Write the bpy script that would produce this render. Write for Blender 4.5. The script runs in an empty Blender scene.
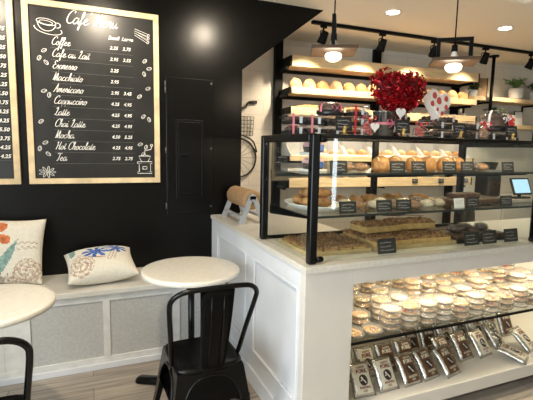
import bpy, bmesh, math, random
from mathutils import Vector, Matrix, Euler, noise
random.seed(7)
PI = math.pi; R = math.radians
C = bpy.context.scene.collection
sc = bpy.context.scene
ORD = ['first','second','third','fourth','fifth','sixth','seventh','eighth','ninth','tenth','eleventh','twelfth','thirteenth','fourteenth','fifteenth','sixteenth']

# ------------------------------------------------------------------ materials
MATS = {}
def mat(name, col, rough=.5, metal=0, var=0, vscale=8, bump=0, bscale=40, spec=.5, emit=None, es=0, stretch=(1,1,1), col2=None, coat=0, sss=0):
    if name in MATS: return MATS[name]
    m = bpy.data.materials.new(name); m.use_nodes = True
    nt = m.node_tree; N = nt.nodes; L = nt.links
    b = N['Principled BSDF']
    b.inputs['Roughness'].default_value = rough; b.inputs['Metallic'].default_value = metal
    b.inputs['Specular IOR Level'].default_value = spec
    b.inputs['Coat Weight'].default_value = coat
    c4 = (*col, 1)
    b.inputs['Base Color'].default_value = c4
    if var or bump or col2:
        tc = N.new('ShaderNodeTexCoord'); mp = N.new('ShaderNodeMapping')
        mp.inputs['Scale'].default_value = stretch
        L.new(tc.outputs['Object'], mp.inputs['Vector'])
    if var or col2:
        n = N.new('ShaderNodeTexNoise'); n.inputs['Scale'].default_value = vscale; n.inputs['Detail'].default_value = 5
        L.new(mp.outputs[0], n.inputs['Vector'])
        r = N.new('ShaderNodeValToRGB')
        if col2 is None:
            lo = [max(0, x*(1-var)) for x in col]; hi = [min(1, x*(1+var)) for x in col]
        else: lo, hi = col, col2
        r.color_ramp.elements[0].position = .36; r.color_ramp.elements[1].position = .66
        r.color_ramp.elements[0].color = (*lo, 1); r.color_ramp.elements[1].color = (*hi, 1)
        L.new(n.outputs['Fac'], r.inputs[0]); L.new(r.outputs[0], b.inputs['Base Color'])
    if bump:
        n2 = N.new('ShaderNodeTexNoise'); n2.inputs['Scale'].default_value = bscale; n2.inputs['Detail'].default_value = 4
        L.new(mp.outputs[0], n2.inputs['Vector'])
        bp = N.new('ShaderNodeBump'); bp.inputs['Strength'].default_value = bump; bp.inputs['Distance'].default_value = .01
        L.new(n2.outputs['Fac'], bp.inputs['Height']); L.new(bp.outputs[0], b.inputs['Normal'])
    if emit:
        b.inputs['Emission Color'].default_value = (*emit, 1); b.inputs['Emission Strength'].default_value = es
    MATS[name] = m
    return m

def glass(name, tint=(.97, .99, .98), rough=.01, ior=1.45, milk=0, milkcol=(.9, .9, .88), bump=0):
    if name in MATS: return MATS[name]
    m = bpy.data.materials.new(name); m.use_nodes = True
    nt = m.node_tree; N = nt.nodes; L = nt.links; N.clear()
    out = N.new('ShaderNodeOutputMaterial'); t = N.new('ShaderNodeBsdfTransparent'); g = N.new('ShaderNodeBsdfGlossy')
    t.inputs[0].default_value = (*tint, 1); g.inputs['Roughness'].default_value = rough
    lw = N.new('ShaderNodeLayerWeight'); lw.inputs[0].default_value = .5
    pw = N.new('ShaderNodeMath'); pw.operation = 'POWER'; L.new(lw.outputs['Facing'], pw.inputs[0]); pw.inputs[1].default_value = 5
    f = N.new('ShaderNodeMath'); f.operation = 'MULTIPLY_ADD'; f0 = ((ior-1)/(ior+1))**2
    L.new(pw.outputs[0], f.inputs[0]); f.inputs[1].default_value = 1-f0; f.inputs[2].default_value = f0
    mx = N.new('ShaderNodeMixShader'); L.new(f.outputs[0], mx.inputs[0]); L.new(t.outputs[0], mx.inputs[1]); L.new(g.outputs[0], mx.inputs[2])
    last = mx
    if bump:
        tc = N.new('ShaderNodeTexCoord'); nz = N.new('ShaderNodeTexNoise'); nz.inputs['Scale'].default_value = 55; L.new(tc.outputs['Object'], nz.inputs['Vector'])
        bp = N.new('ShaderNodeBump'); bp.inputs['Strength'].default_value = bump; bp.inputs['Distance'].default_value = .01
        L.new(nz.outputs['Fac'], bp.inputs['Height']); L.new(bp.outputs[0], g.inputs['Normal']); L.new(bp.outputs[0], lw.inputs['Normal'])
    if milk:
        d = N.new('ShaderNodeBsdfDiffuse'); d.inputs[0].default_value = (*milkcol, 1)
        m2 = N.new('ShaderNodeMixShader'); m2.inputs[0].default_value = milk
        L.new(mx.outputs[0], m2.inputs[1]); L.new(d.outputs[0], m2.inputs[2]); last = m2
    L.new(last.outputs[0], out.inputs[0])
    MATS[name] = m
    return m

def brickmat(name, c1, c2, mortar, bw, bh, msize, rough, offset=.5, axes='XZ', bump=.15, grain=None, spec=.5):
    m = bpy.data.materials.new(name); m.use_nodes = True
    nt = m.node_tree; N = nt.nodes; L = nt.links; b = N['Principled BSDF']
    b.inputs['Roughness'].default_value = rough; b.inputs['Specular IOR Level'].default_value = spec
    tc = N.new('ShaderNodeTexCoord'); sp = N.new('ShaderNodeSeparateXYZ'); cb = N.new('ShaderNodeCombineXYZ')
    L.new(tc.outputs['Object'], sp.inputs[0])
    L.new(sp.outputs['XYZ'.index(axes[0])], cb.inputs[0]); L.new(sp.outputs['XYZ'.index(axes[1])], cb.inputs[1])
    br = N.new('ShaderNodeTexBrick'); L.new(cb.outputs[0], br.inputs['Vector'])
    br.inputs['Color1'].default_value = (*c1, 1); br.inputs['Color2'].default_value = (*c2, 1); br.inputs['Mortar'].default_value = (*mortar, 1)
    br.inputs['Scale'].default_value = 1; br.inputs['Brick Width'].default_value = bw; br.inputs['Row Height'].default_value = bh
    br.inputs['Mortar Size'].default_value = msize; br.offset = offset; br.inputs['Bias'].default_value = 0
    colour = br.outputs['Color']
    if grain:
        mp = N.new('ShaderNodeMapping'); mp.inputs['Scale'].default_value = grain; L.new(cb.outputs[0], mp.inputs[0])
        n = N.new('ShaderNodeTexNoise'); n.inputs['Scale'].default_value = 1; n.inputs['Detail'].default_value = 6; L.new(mp.outputs[0], n.inputs['Vector'])
        r = N.new('ShaderNodeValToRGB'); r.color_ramp.elements[0].position = .3; r.color_ramp.elements[1].position = .7
        r.color_ramp.elements[0].color = (.55, .55, .55, 1); r.color_ramp.elements[1].color = (1.15, 1.12, 1.08, 1)
        L.new(n.outputs['Fac'], r.inputs[0])
        mx = N.new('ShaderNodeMixRGB'); mx.blend_type = 'MULTIPLY'; mx.inputs[0].default_value = 1
        L.new(colour, mx.inputs[1]); L.new(r.outputs[0], mx.inputs[2]); colour = mx.outputs[0]
    L.new(colour, b.inputs['Base Color'])
    bp = N.new('ShaderNodeBump'); bp.inputs['Strength'].default_value = bump; bp.inputs['Distance'].default_value = .004; bp.invert = True
    L.new(br.outputs['Fac'], bp.inputs['Height']); L.new(bp.outputs[0], b.inputs['Normal'])
    MATS[name] = m
    return m

BLACKWALL = mat('black_wall_paint', (.0018, .0017, .0016), .30, var=.2, vscale=3, bump=.05, bscale=25, spec=.22)
BLACKTRIM = mat('black_trim_paint', (.002, .002, .002), .36, spec=.2)
CEIL = mat('ceiling_paint', (.82, .745, .61), .85)
CREAM = brickmat('tile_wall_paint', (.66, .62, .55), (.68, .635, .56), (.55, .50, .43), .30, .15, .003, .35)
SHIPLAP = CREAM
FLOOR = brickmat('floor_planks', (.33, .285, .24), (.44, .39, .335), (.14, .12, .10), 1.25, .145, .002, .42, .37, 'XY', .2, (2.2, 38, 1))
PLAINWALL = mat('painted_wall', (.62, .57, .49), .8)
WHITE = mat('white_counter_paint', (.66, .665, .69), .42, var=.03, vscale=4)  # counter white with the daylight's bluish tint put into the colour
WARMWHITE = mat('warm_white_paint', (.62, .58, .525), .42, var=.03, vscale=4)  # same counter white, with the warm light on its front put into the colour
STONE = mat('countertop_stone', (.60, .565, .50), .3, var=.06, vscale=60)
BENCHWHITE = mat('bench_white_paint', (.66, .65, .62), .5, var=.08, vscale=14, bump=.1)
BENCHPANEL = mat('whitewashed_panel', (.43, .42, .40), .7, col2=(.50, .487, .462), vscale=60, bump=.2, bscale=160)
BENCHTOP = mat('bench_top_paint', (.62, .595, .54), .4, var=.05, vscale=10)
MARBLE = mat('table_quartz', (.68, .635, .555), .34, col2=(.75, .71, .63), vscale=40)
BLACKMETAL = mat('black_metal', (.002, .002, .002), .25, spec=.26)
BLACKMATTE = mat('matte_black', (.003, .003, .003), .5, spec=.12)
FRAMEWOOD = mat('pale_frame_wood', (.72, .555, .33), .5, var=.15, vscale=12, stretch=(1, 1, 1))
CHALKBOARD = mat('chalkboard', (.019, .0185, .018), .33, var=.3, vscale=5, spec=.4)
CHALK = mat('chalk_white', (.80, .78, .74), .8)
SHELFWOOD = mat('pale_shelf_wood', (.68, .51, .29), .5, var=.12, vscale=6, stretch=(1, 8, 8))
DARKWOOD = mat('pendant_walnut', (.07, .034, .014), .45, var=.3, vscale=10, stretch=(1, 8, 8))
GLASS = glass('clear_glass')
CLEAR = glass('clear_plastic', (.96, .95, .95), .06, 1.3, .02)
CELLO = glass('cellophane', (.95, .95, .95), .10, 1.6, .05, bump=.9)
BREAD = mat('bread_crust', (.36, .17, .055), .7, col2=(.60, .36, .16), vscale=9, bump=.3, bscale=30)
BREADPALE = mat('floured_bread', (.44, .24, .10), .8, col2=(.72, .55, .36), vscale=9, bump=.3, bscale=30)
CRUST = mat('golden_pastry', (.26, .105, .03), .55, col2=(.52, .27, .09), vscale=30, bump=.4, bscale=60)
DARKBROWN = mat('chocolate_brown', (.06, .03, .018), .6, col2=(.13, .07, .04), vscale=30, bump=.4, bscale=70)
CRUMB = mat('crumb_topping', (.10, .045, .016), .85, col2=(.36, .19, .075), vscale=45, bump=.9, bscale=60)
CAKE = mat('yellow_cake', (.50, .31, .11), .8, var=.15, vscale=40, bump=.3)
CREAMFOOD = mat('whipped_cream', (.76, .62, .44), .6, var=.1, vscale=30, bump=.4, bscale=50)
REDFOOD = mat('strawberry_red', (.58, .03, .025), .35, var=.3, vscale=30, bump=.3)
GREENFOOD = mat('pistachio_green', (.07, .11, .03), .6, col2=(.26, .30, .10), vscale=30, bump=.3)
WHITEPLASTIC = mat('white_plastic', (.78, .76, .72), .4)
BLACKPLASTIC = mat('black_plastic', (.012, .012, .013), .35)
PINK = mat('pink_ribbon', (.72, .22, .28), .35)
REDRIB = mat('red_ribbon', (.62, .02, .03), .3)
WHITERIB = mat('white_ribbon', (.82, .78, .76), .4)
TINSEL = mat('red_tinsel', (.33, .003, .008), .28, metal=.6, var=.5, vscale=20)
TINSELCORE = mat('red_core', (.10, .002, .004), .6)
SILVER = mat('silver_foil', (.50, .48, .44), .22, metal=.9, bump=1.0, bscale=30, var=.15)
BUCKETM = mat('ribbed_steel', (.16, .155, .16), .25, metal=.9)
GOLD = mat('gold_clip', (.70, .48, .16), .3, metal=.9)
KRAFT = mat('kraft_paper', (.36, .21, .10), .75, var=.08, vscale=20)
GREYMETAL = mat('grey_metal', (.46, .48, .50), .4, metal=.3)
LEAF = mat('leaf_green', (.13, .25, .06), .5, var=.4, vscale=12)
DARKLEAF = mat('dark_leaf_green', (.02, .06, .018), .5, var=.4, vscale=12)
POT = mat('white_pot', (.72, .70, .66), .35)
SCREEN = mat('lit_screen', (.2, .3, .4), .3, emit=(.42, .70, .85), es=.95)
LAMP = mat('lamp_glow', (1, .9, .7), .4, emit=(1, .86, .62), es=3.5)
DISC = mat('downlight_glow', (1, .95, .85), .4, emit=(1, .93, .8), es=9)
STRIP = mat('strip_glow', (1, .95, .85), .4, emit=(1, .85, .6), es=3)
LABELSILVER = mat('cream_label', (.58, .53, .42), .5)
LABELBROWN = mat('brown_label', (.10, .042, .014), .45, var=.2, vscale=20)
LABELBLUE = mat('blue_label', (.05, .12, .36), .45)
INKDARK = mat('dark_ink', (.03, .018, .012), .6)
INKRED = mat('red_brown_ink', (.16, .035, .02), .6)
CARD = mat('black_card', (.012, .012, .013), .55)
FABRIC = mat('cream_linen', (.73, .68, .58), .9, var=.05, vscale=60, bump=.2, bscale=200)
ORANGE = mat('orange_print', (.58, .17, .06), .9, var=.3, vscale=40)
TEAL = mat('teal_print', (.22, .34, .31), .9, var=.3, vscale=40)
BLUEP = mat('blue_print', (.06, .13, .42), .9, var=.4, vscale=60)
BROWNP = mat('brown_print', (.36, .22, .16), .9, col2=(.66, .58, .46), vscale=70)
HINGEM = mat('dull_hinge', (.10, .10, .10), .4, metal=.4)

# ------------------------------------------------------------------ mesh helpers
def new(): return bmesh.new()
def M4(loc=(0,0,0), rot=(0,0,0)):
    return Matrix.Translation(loc) @ Euler(rot).to_matrix().to_4x4()
def box(bm, lo, hi, b=0, mi=0, mx=None, seg=2):
    c = [(a+d)/2 for a, d in zip(lo, hi)]; s = [abs(d-a) for a, d in zip(lo, hi)]
    r = bmesh.ops.create_cube(bm, size=1, matrix=Matrix.Translation(c) @ Matrix.Diagonal((*s, 1)))
    vs = r['verts']
    fs = {f for v in vs for f in v.link_faces}
    if b:
        es = list({e for v in vs for e in v.link_edges})
        q = bmesh.ops.bevel(bm, geom=es, offset=min(b, min(s)*.49), segments=seg, affect='EDGES', profile=.5)
        fs = {f for f in q['faces']} | {f for v in q['verts'] for f in v.link_faces}
        vs = list({v for f in fs for v in f.verts})
    for f in fs: f.material_index = mi
    if mx is not None: bmesh.ops.transform(bm, matrix=mx, verts=vs)
    return vs
def ring(bm, pts): return [bm.verts.new(p) for p in pts]
def bridge(bm, a, b, mi=0, closed=True):
    n = len(a)
    for i in range(n if closed else n-1):
        j = (i+1) % n
        try:
            f = bm.faces.new((a[i], a[j], b[j], b[i])); f.material_index = mi; f.smooth = True
        except ValueError: pass
def cap(bm, r, mi=0, flip=False):
    f = bm.faces.new(r[::-1] if flip else r); f.material_index = mi
def cyl(bm, p0, p1, r0, r1=None, n=16, mi=0, caps=True):
    p0, p1 = Vector(p0), Vector(p1); r1 = r0 if r1 is None else r1
    d = (p1-p0).normalized(); a = d.orthogonal().normalized(); c = d.cross(a)
    f = lambda p, r: ring(bm, [p + (a*math.cos(t)+c*math.sin(t))*r for t in [2*PI*i/n for i in range(n)]])
    A, B = f(p0, r0), f(p1, r1); bridge(bm, A, B, mi)
    if caps: cap(bm, A, mi, True); cap(bm, B, mi)
def tube(bm, pts, r, n=10, mi=0, closed=False):
    pts = [Vector(p) for p in pts]; m = len(pts); prev = None; rings = []
    for i, p in enumerate(pts):
        if closed: d = pts[(i+1) % m]-pts[i-1]
        else: d = pts[min(i+1, m-1)]-pts[max(i-1, 0)]
        d.normalize()
        if prev is None: a = d.orthogonal().normalized()
        else:
            a = prev - d*prev.dot(d)
            a = d.orthogonal().normalized() if a.length < 1e-6 else a.normalized()
        prev = a; c = d.cross(a); rr = r[i] if isinstance(r, (list, tuple)) else r
        rings.append(ring(bm, [p+(a*math.cos(t)+c*math.sin(t))*rr for t in [2*PI*k/n for k in range(n)]]))
    for i in range(m-1): bridge(bm, rings[i], rings[i+1], mi)
    if closed: bridge(bm, rings[-1], rings[0], mi)
    else: cap(bm, rings[0], mi, True); cap(bm, rings[-1], mi)
def lathe(bm, prof, n=24, mi=0, c=(0,0,0), capb=True, capt=True, sx=1, sy=1, wob=None):
    rs = []
    for (r, z) in prof:
        rs.append(ring(bm, [(c[0]+sx*r*math.cos(t)*(1 if wob is None else wob(t)), c[1]+sy*r*math.sin(t)*(1 if wob is None else wob(t)), c[2]+z) for t in [2*PI*i/n for i in range(n)]]))
    for a, b in zip(rs, rs[1:]): bridge(bm, a, b, mi)
    if capb: cap(bm, rs[0], mi, True)
    if capt: cap(bm, rs[-1], mi)
def prism(bm, poly, lo, hi, plane='XZ', mi=0):
    # polygon in a plane, extruded along the third axis from lo to hi
    def P(u, v, w):
        return {'XZ': (u, w, v), 'YZ': (w, u, v), 'XY': (u, v, w)}[plane]
    A = [bm.verts.new(P(u, v, lo)) for u, v in poly]; B = [bm.verts.new(P(u, v, hi)) for u, v in poly]
    fs = [bm.faces.new(A[::-1]), bm.faces.new(B)]
    n = len(A)
    for i in range(n): fs.append(bm.faces.new((A[i], A[(i+1) % n], B[(i+1) % n], B[i])))
    for f in fs: f.material_index = mi
    return A+B
def ball(bm, c, r, sub=2, mi=0, jit=0, mx=None, flat=None):
    rr = r if isinstance(r, (tuple, list)) else (r, r, r)
    q = bmesh.ops.create_icosphere(bm, subdivisions=sub, radius=1)
    for v in q['verts']:
        k = 1 + (jit*noise.noise(v.co*2.3+Vector(c)*7) if jit else 0)
        v.co = Vector((v.co.x*rr[0]*k, v.co.y*rr[1]*k, v.co.z*rr[2]*k))
        if flat is not None and v.co.z < flat: v.co.z = flat
        if mx is not None: v.co = mx @ v.co
        v.co += Vector(c)
    for f in {f for v in q['verts'] for f in v.link_faces}: f.smooth = True; f.material_index = mi
def catmull(pts, k=4, closed=False):
    P = [Vector(p) for p in pts]; out = []; n = len(P)
    for i in range(n if closed else n-1):
        a, b = P[i], P[(i+1) % n]
        p = P[i-1] if (closed or i) else a*2-b; q = P[(i+2) % n] if (closed or i+2 < n) else b*2-a
        for j in range(k):
            t = j/k
            out.append(.5*((2*b*0+2*a)+(b-p)*t+(2*p-5*a+4*b-q)*t*t+(3*a-p-3*b+q)*t**3))
    if not closed: out.append(P[-1])
    return out

def obj(name, bm, m, parent=None, loc=None, rot=None, fix=True):
    if fix: bmesh.ops.recalc_face_normals(bm, faces=bm.faces)
    me = bpy.data.meshes.new(name); bm.to_mesh(me); bm.free()
    for x in (m if isinstance(m, (list, tuple)) else [m]): me.materials.append(x)
    o = bpy.data.objects.new(name, me); C.objects.link(o)
    if parent is not None: o.parent = parent
    if loc is not None: o.location = loc
    if rot is not None: o.rotation_euler = rot
    return o
def tag(o, label, cat, group=None, kind=None):
    o['label'] = label; o['category'] = cat
    if group: o['group'] = group
    if kind: o['kind'] = kind
    return o
def thing(name, label, cat, loc=(0,0,0), rotz=0, group=None):
    o = bpy.data.objects.new(name, None); C.objects.link(o); o.empty_display_size = .05
    o.location = loc; o.rotation_euler = (0, 0, rotz)
    return tag(o, label, cat, group)
def struct(name, bm, m, parent=None):
    o = obj(name, bm, m, parent)
    if parent is None: o['kind'] = 'structure'
    return o
def dup(root, loc, rotz=None, label=None, rot=None, group=None):
    def cp(o, par):
        c = o.copy(); C.objects.link(c)
        if par is not None: c.parent = par
        for ch in o.children: cp(ch, c)
        return c
    r = cp(root, None); r.location = loc
    if rot is not None: r.rotation_euler = rot
    elif rotz is not None: r.rotation_euler = (0, 0, rotz)
    if label: r['label'] = label
    if group: r['group'] = group
    return r
class Kind:
    """first call moves the prototype itself, later ones copy it"""
    def __init__(s, root): s.root = root; s.used = False
    def put(s, loc, rotz=0, label=None, rot=None, group=None):
        if s.used: return dup(s.root, loc, rotz, label, rot, group)
        s.used = True; o = s.root; o.location = loc; o.rotation_euler = rot if rot is not None else (0, 0, rotz)
        if label: o['label'] = label
        if group: o['group'] = group
        return o
def dmesh(bm, me, mx, mi=0):
    t = bmesh.new(); t.from_mesh(me); t.transform(mx)
    vm = [bm.verts.new(v.co) for v in t.verts]
    t.verts.index_update()
    for f in t.faces:
        try:
            g = bm.faces.new([vm[v.index] for v in f.verts]); g.material_index = mi
        except ValueError: pass
    t.free()
def text(bm, s, size, mx, mi=0, shear=0, align='CENTER', bold=0, sx=1):
    cu = bpy.data.curves.new('t', 'FONT'); cu.body = s; cu.size = size; cu.shear = shear; cu.align_x = align; cu.offset = bold; cu.resolution_u = 2
    o = bpy.data.objects.new('t', cu); C.objects.link(o); bpy.context.view_layer.update()
    me = bpy.data.meshes.new_from_object(o.evaluated_get(bpy.context.evaluated_depsgraph_get()))
    dmesh(bm, me, mx @ Matrix.Diagonal((sx, 1, 1, 1)), mi)
    bpy.data.objects.remove(o); bpy.data.meshes.remove(me); bpy.data.curves.remove(cu)
def ribbon(bm, pts, w, mi=0):
    # flat stroke in the XY plane of pts (3D, constant third axis handled by caller's transform)
    P = [Vector((p[0], p[1], 0)) for p in pts]; L_ = []; R_ = []
    for i, p in enumerate(P):
        d = P[min(i+1, len(P)-1)]-P[max(i-1, 0)]
        if d.length < 1e-9: d = Vector((1, 0, 0))
        d.normalize(); nrm = Vector((-d.y, d.x, 0)); ww = w*(1.15-.5*abs(d.x))
        L_.append(p+nrm*ww/2); R_.append(p-nrm*ww/2)
    return L_, R_
def stroke(bm, pts, w, mx, mi=0, k=4, smooth=True, closed=False):
    pp = [Vector((p[0], p[1], 0)) for p in pts]
    if smooth: pp = catmull(pp, k, closed)
    if closed: pp.append(pp[0])
    a, b = ribbon(bm, pp, w)
    A = [bm.verts.new(mx @ v) for v in a]; B = [bm.verts.new(mx @ v) for v in b]
    for i in range(len(A)-1):
        f = bm.faces.new((A[i], B[i], B[i+1], A[i+1])); f.material_index = mi

# ------------------------------------------------------------------ camera
yaw, pitch, roll, foc = .4002, .1209, .0188, 426.25
fwd = Vector((math.sin(yaw)*math.cos(pitch), math.cos(yaw)*math.cos(pitch), -math.sin(pitch)))
rt = Vector((math.cos(yaw), -math.sin(yaw), 0)); up = rt.cross(fwd)
r2 = rt*math.cos(roll)+up*math.sin(roll); u2 = -rt*math.sin(roll)+up*math.cos(roll)
cd = bpy.data.cameras.new('camera'); cam = bpy.data.objects.new('camera', cd); C.objects.link(cam)
cam.matrix_world = Matrix(((r2.x, u2.x, -fwd.x, 0), (r2.y, u2.y, -fwd.y, 0), (r2.z, u2.z, -fwd.z, 1.45), (0, 0, 0, 1)))
cd.sensor_width = 36; cd.lens = foc/533*36; cd.clip_start = .02
sc.camera = cam

# ------------------------------------------------------------------ setting
WY = 3.2545                      # black wall plane
ZC = 2.60
BA = -R(3.4)                     # the far bakery wall runs slightly towards the room on its right
def bk(x, d=0):                  # point on the far wall line at x, d metres in front of it
    return Vector((x, 4.27 + math.tan(BA)*(x-1.9) - d, 0))
bm = new(); box(bm, (-1.75, -3.1, -.06), (7.2, 4.7, 0)); struct('floor', bm, FLOOR)
bm = new()
rx0, rx1, ry0, ry1 = 1.62, 3.19, -1.6, 2.46
box(bm, (-1.75, -3.1, ZC), (rx0, 4.7, ZC+.2)); box(bm, (rx1, -3.1, ZC), (7.2, 4.7, ZC+.2))
box(bm, (rx0, -3.1, ZC), (rx1, ry0, ZC+.2)); box(bm, (rx0, ry1, ZC), (rx1, 4.7, ZC+.2))
box(bm, (rx0, ry0, ZC+.14), (rx1, ry1, ZC+.2))
ceiling = struct('ceiling', bm, CEIL)
bm = new()
for k, (o_, z0) in enumerate(((.0, ZC), (.03, ZC+.04))):
    for (a, b) in (((rx0, ry1-.03-o_, z0), (rx1, ry1-o_, z0+.045)), ((rx1-.03-o_, ry0, z0), (rx1-o_, ry1-.03-o_, z0+.045))):
        box(bm, a, b, .008)
struct('trim_1', bm, CEIL)
# black wall with the slanted stair soffit on its right
poly = [(-1.7, 0), (1.142, 0), (1.150, 2.058), (1.862, ZC), (-1.7, ZC)]
bm = new(); prism(bm, poly, WY, WY+.14); struct('wall_center', bm, BLACKWALL)
# far wall of the bakery, tiled
bm = new(); box(bm, (-.85, 0, 0), (5.4, .1, ZC)); wb = struct('wall_back', bm, CREAM)
wb.location = (1.9, 4.27, 0); wb.rotation_euler = (0, 0, BA)
bm = new(); LW = (-2.0, 1.5, .45, 2.35)
box(bm, (-1.8, -3.1, 0), (-1.7, LW[0], ZC)); box(bm, (-1.8, LW[1], 0), (-1.7, 4.7, ZC)); box(bm, (-1.8, LW[0], 0), (-1.7, LW[1], LW[2])); box(bm, (-1.8, LW[0], LW[3]), (-1.7, LW[1], ZC))
struct('wall_left', bm, PLAINWALL)
bm = new(); t = .05
box(bm, (-1.79, LW[0], LW[2]), (-1.71, LW[1], LW[2]+t)); box(bm, (-1.79, LW[0], LW[3]-t), (-1.71, LW[1], LW[3]))
for yy in (LW[0], (LW[0]+LW[1])/2-.025, LW[1]-t): box(bm, (-1.79, yy, LW[2]+t), (-1.71, yy+t, LW[3]-t))
w = struct('window_2', bm, BLACKTRIM)
for k in (0, 1):
    bm = new(); ya = LW[0]+t+k*1.725; box(bm, (-1.753, ya, LW[2]+t), (-1.747, ya+1.675, LW[3]-t)); obj('window_pane', bm, GLASS, w)
bm = new(); box(bm, (7.1, -3.1, 0), (7.2, 4.7, ZC)); struct('wall_right', bm, PLAINWALL)
# wall behind the camera with a shop window and a narrow side light
bm = new()
wins = [(3.92, 4.14, .35, 2.25)]
xs = [-1.7, -1.45, 1.5, 3.92, 4.14, 7.1]
box(bm, (-1.7, -3.1, 0), (3.92, -3, ZC)); box(bm, (4.14, -3.1, 0), (7.1, -3, ZC))
for x0, x1, z0, z1 in wins:
    box(bm, (x0, -3.1, 0), (x1, -3, z0)); box(bm, (x0, -3.1, z1), (x1, -3, ZC))
struct('wall_front', bm, PLAINWALL)
for i, (x0, x1, z0, z1) in enumerate(wins):
    bm = new(); t = .04
    box(bm, (x0, -3.08, z0), (x0+t, -3.02, z1)); box(bm, (x1-t, -3.08, z0), (x1, -3.02, z1))
    box(bm, (x0+t, -3.08, z0), (x1-t, -3.02, z0+t)); box(bm, (x0+t, -3.08, z1-t), (x1-t, -3.02, z1))
    w = struct('window_%d' % (i+1), bm, BLACKTRIM)
    bm = new(); box(bm, (x0+t, -3.053, z0+t), (x1-t, -3.047, z1-t)); obj('window_pane', bm, GLASS, w)
# hatch door painted into the black wall
bm = new(); y = WY
def rail(bm, x0, x1, z0, z1, w, d):
    for a, b in (((x0, z0), (x0+w, z1)), ((x1-w, z0), (x1, z1)), ((x0+w, z0), (x1-w, z0+w)), ((x0+w, z1-w), (x1-w, z1))):
        box(bm, (a[0], y-d, a[1]), (b[0], y, b[1]), .003)
box(bm, (.552, y-.014, .93), (.915, y+.0, 1.957), .004)
d1 = struct('door_1', bm, BLACKWALL)
bm = new(); y = WY-.014; rail(bm, .622, .832, 1.06, 1.652, .014, .009)
box(bm, (.640, y-.004, 1.078), (.814, y, 1.634), .003); obj('door_panel', bm, BLACKTRIM, d1)
bm = new()
box(bm, (.655, y-.016, 1.375), (.70, y-.006, 1.398), .003); obj('latch', bm, BLACKMETAL, d1)
for z in (1.905, 1.86, 1.42, 1.0):
    bm = new(); cyl(bm, (.549, WY-.012, z-.022), (.549, WY-.012, z+.022), .006, n=8); obj('hinge', bm, HINGEM, d1)
for z in (1.93, 1.44, .99):
    bm = new(); cyl(bm, (.895, WY-.019, z), (.895, WY-.013, z), .009, n=12); obj('bolt', bm, HINGEM, d1)
bm = new(); box(bm, (-1.7, WY-.012, 0), (-.9, WY, .1)); struct('baseboard_left', bm, BLACKTRIM)

# ------------------------------------------------------------------ bench
bench = thing('bench', 'built-in white bench with grey whitewashed panels along the black wall', 'bench', (.0, 3.03, 0))
BX0, BX1, BY = -1.69, .889, 2.833
Z = Vector((0, 3.03, 0))
def rel(bm): bmesh.ops.translate(bm, verts=bm.verts, vec=-Z); return bm
bm = new()
box(bm, (BX0, BY-.028, .503), (BX1, WY, .54), .006); obj('bench_top', rel(bm), BENCHTOP, bench)
bm = new()
box(bm, (BX0, BY, .455), (BX1, BY+.022, .503), .002); box(bm, (BX0, BY, .0), (BX1, BY+.022, .078), .002)
for a, b in ((BX0, BX0+.05), (-.95, -.90), (-.405, -.345), (.070, .112), (.52, .565), (BX1-.03, BX1)):
    box(bm, (a, BY, .078), (b, BY+.022, .455), .002)
obj('frame', rel(bm), BENCHWHITE, bench)
for a, b in ((-.345, .070), (.112, .52), (.565, BX1-.03)):
    bm = new(); box(bm, (a, BY+.011, .078), (b, BY+.02, .455)); obj('panel', rel(bm), BENCHPANEL, bench)
for a, b in ((BX0+.05, -.95), (-.90, -.405)):
    bm = new(); n = 6; w = (b-a)/n
    for i in range(n): box(bm, (a+i*w, BY+.006, .078), (a+(i+1)*w, BY+.018, .455), .003)
    obj('plank_panel', rel(bm), BENCHWHITE, bench)
bm = new(); box(bm, (BX0, BY-.014, 0), (BX1, BY, .042), .004); obj('plinth', rel(bm), WHITE, bench)
bm = new(); box(bm, (BX0, BY+.022, 0), (BX1, WY-.002, .5)); obj('carcass', rel(bm), BENCHWHITE, bench)

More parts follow.
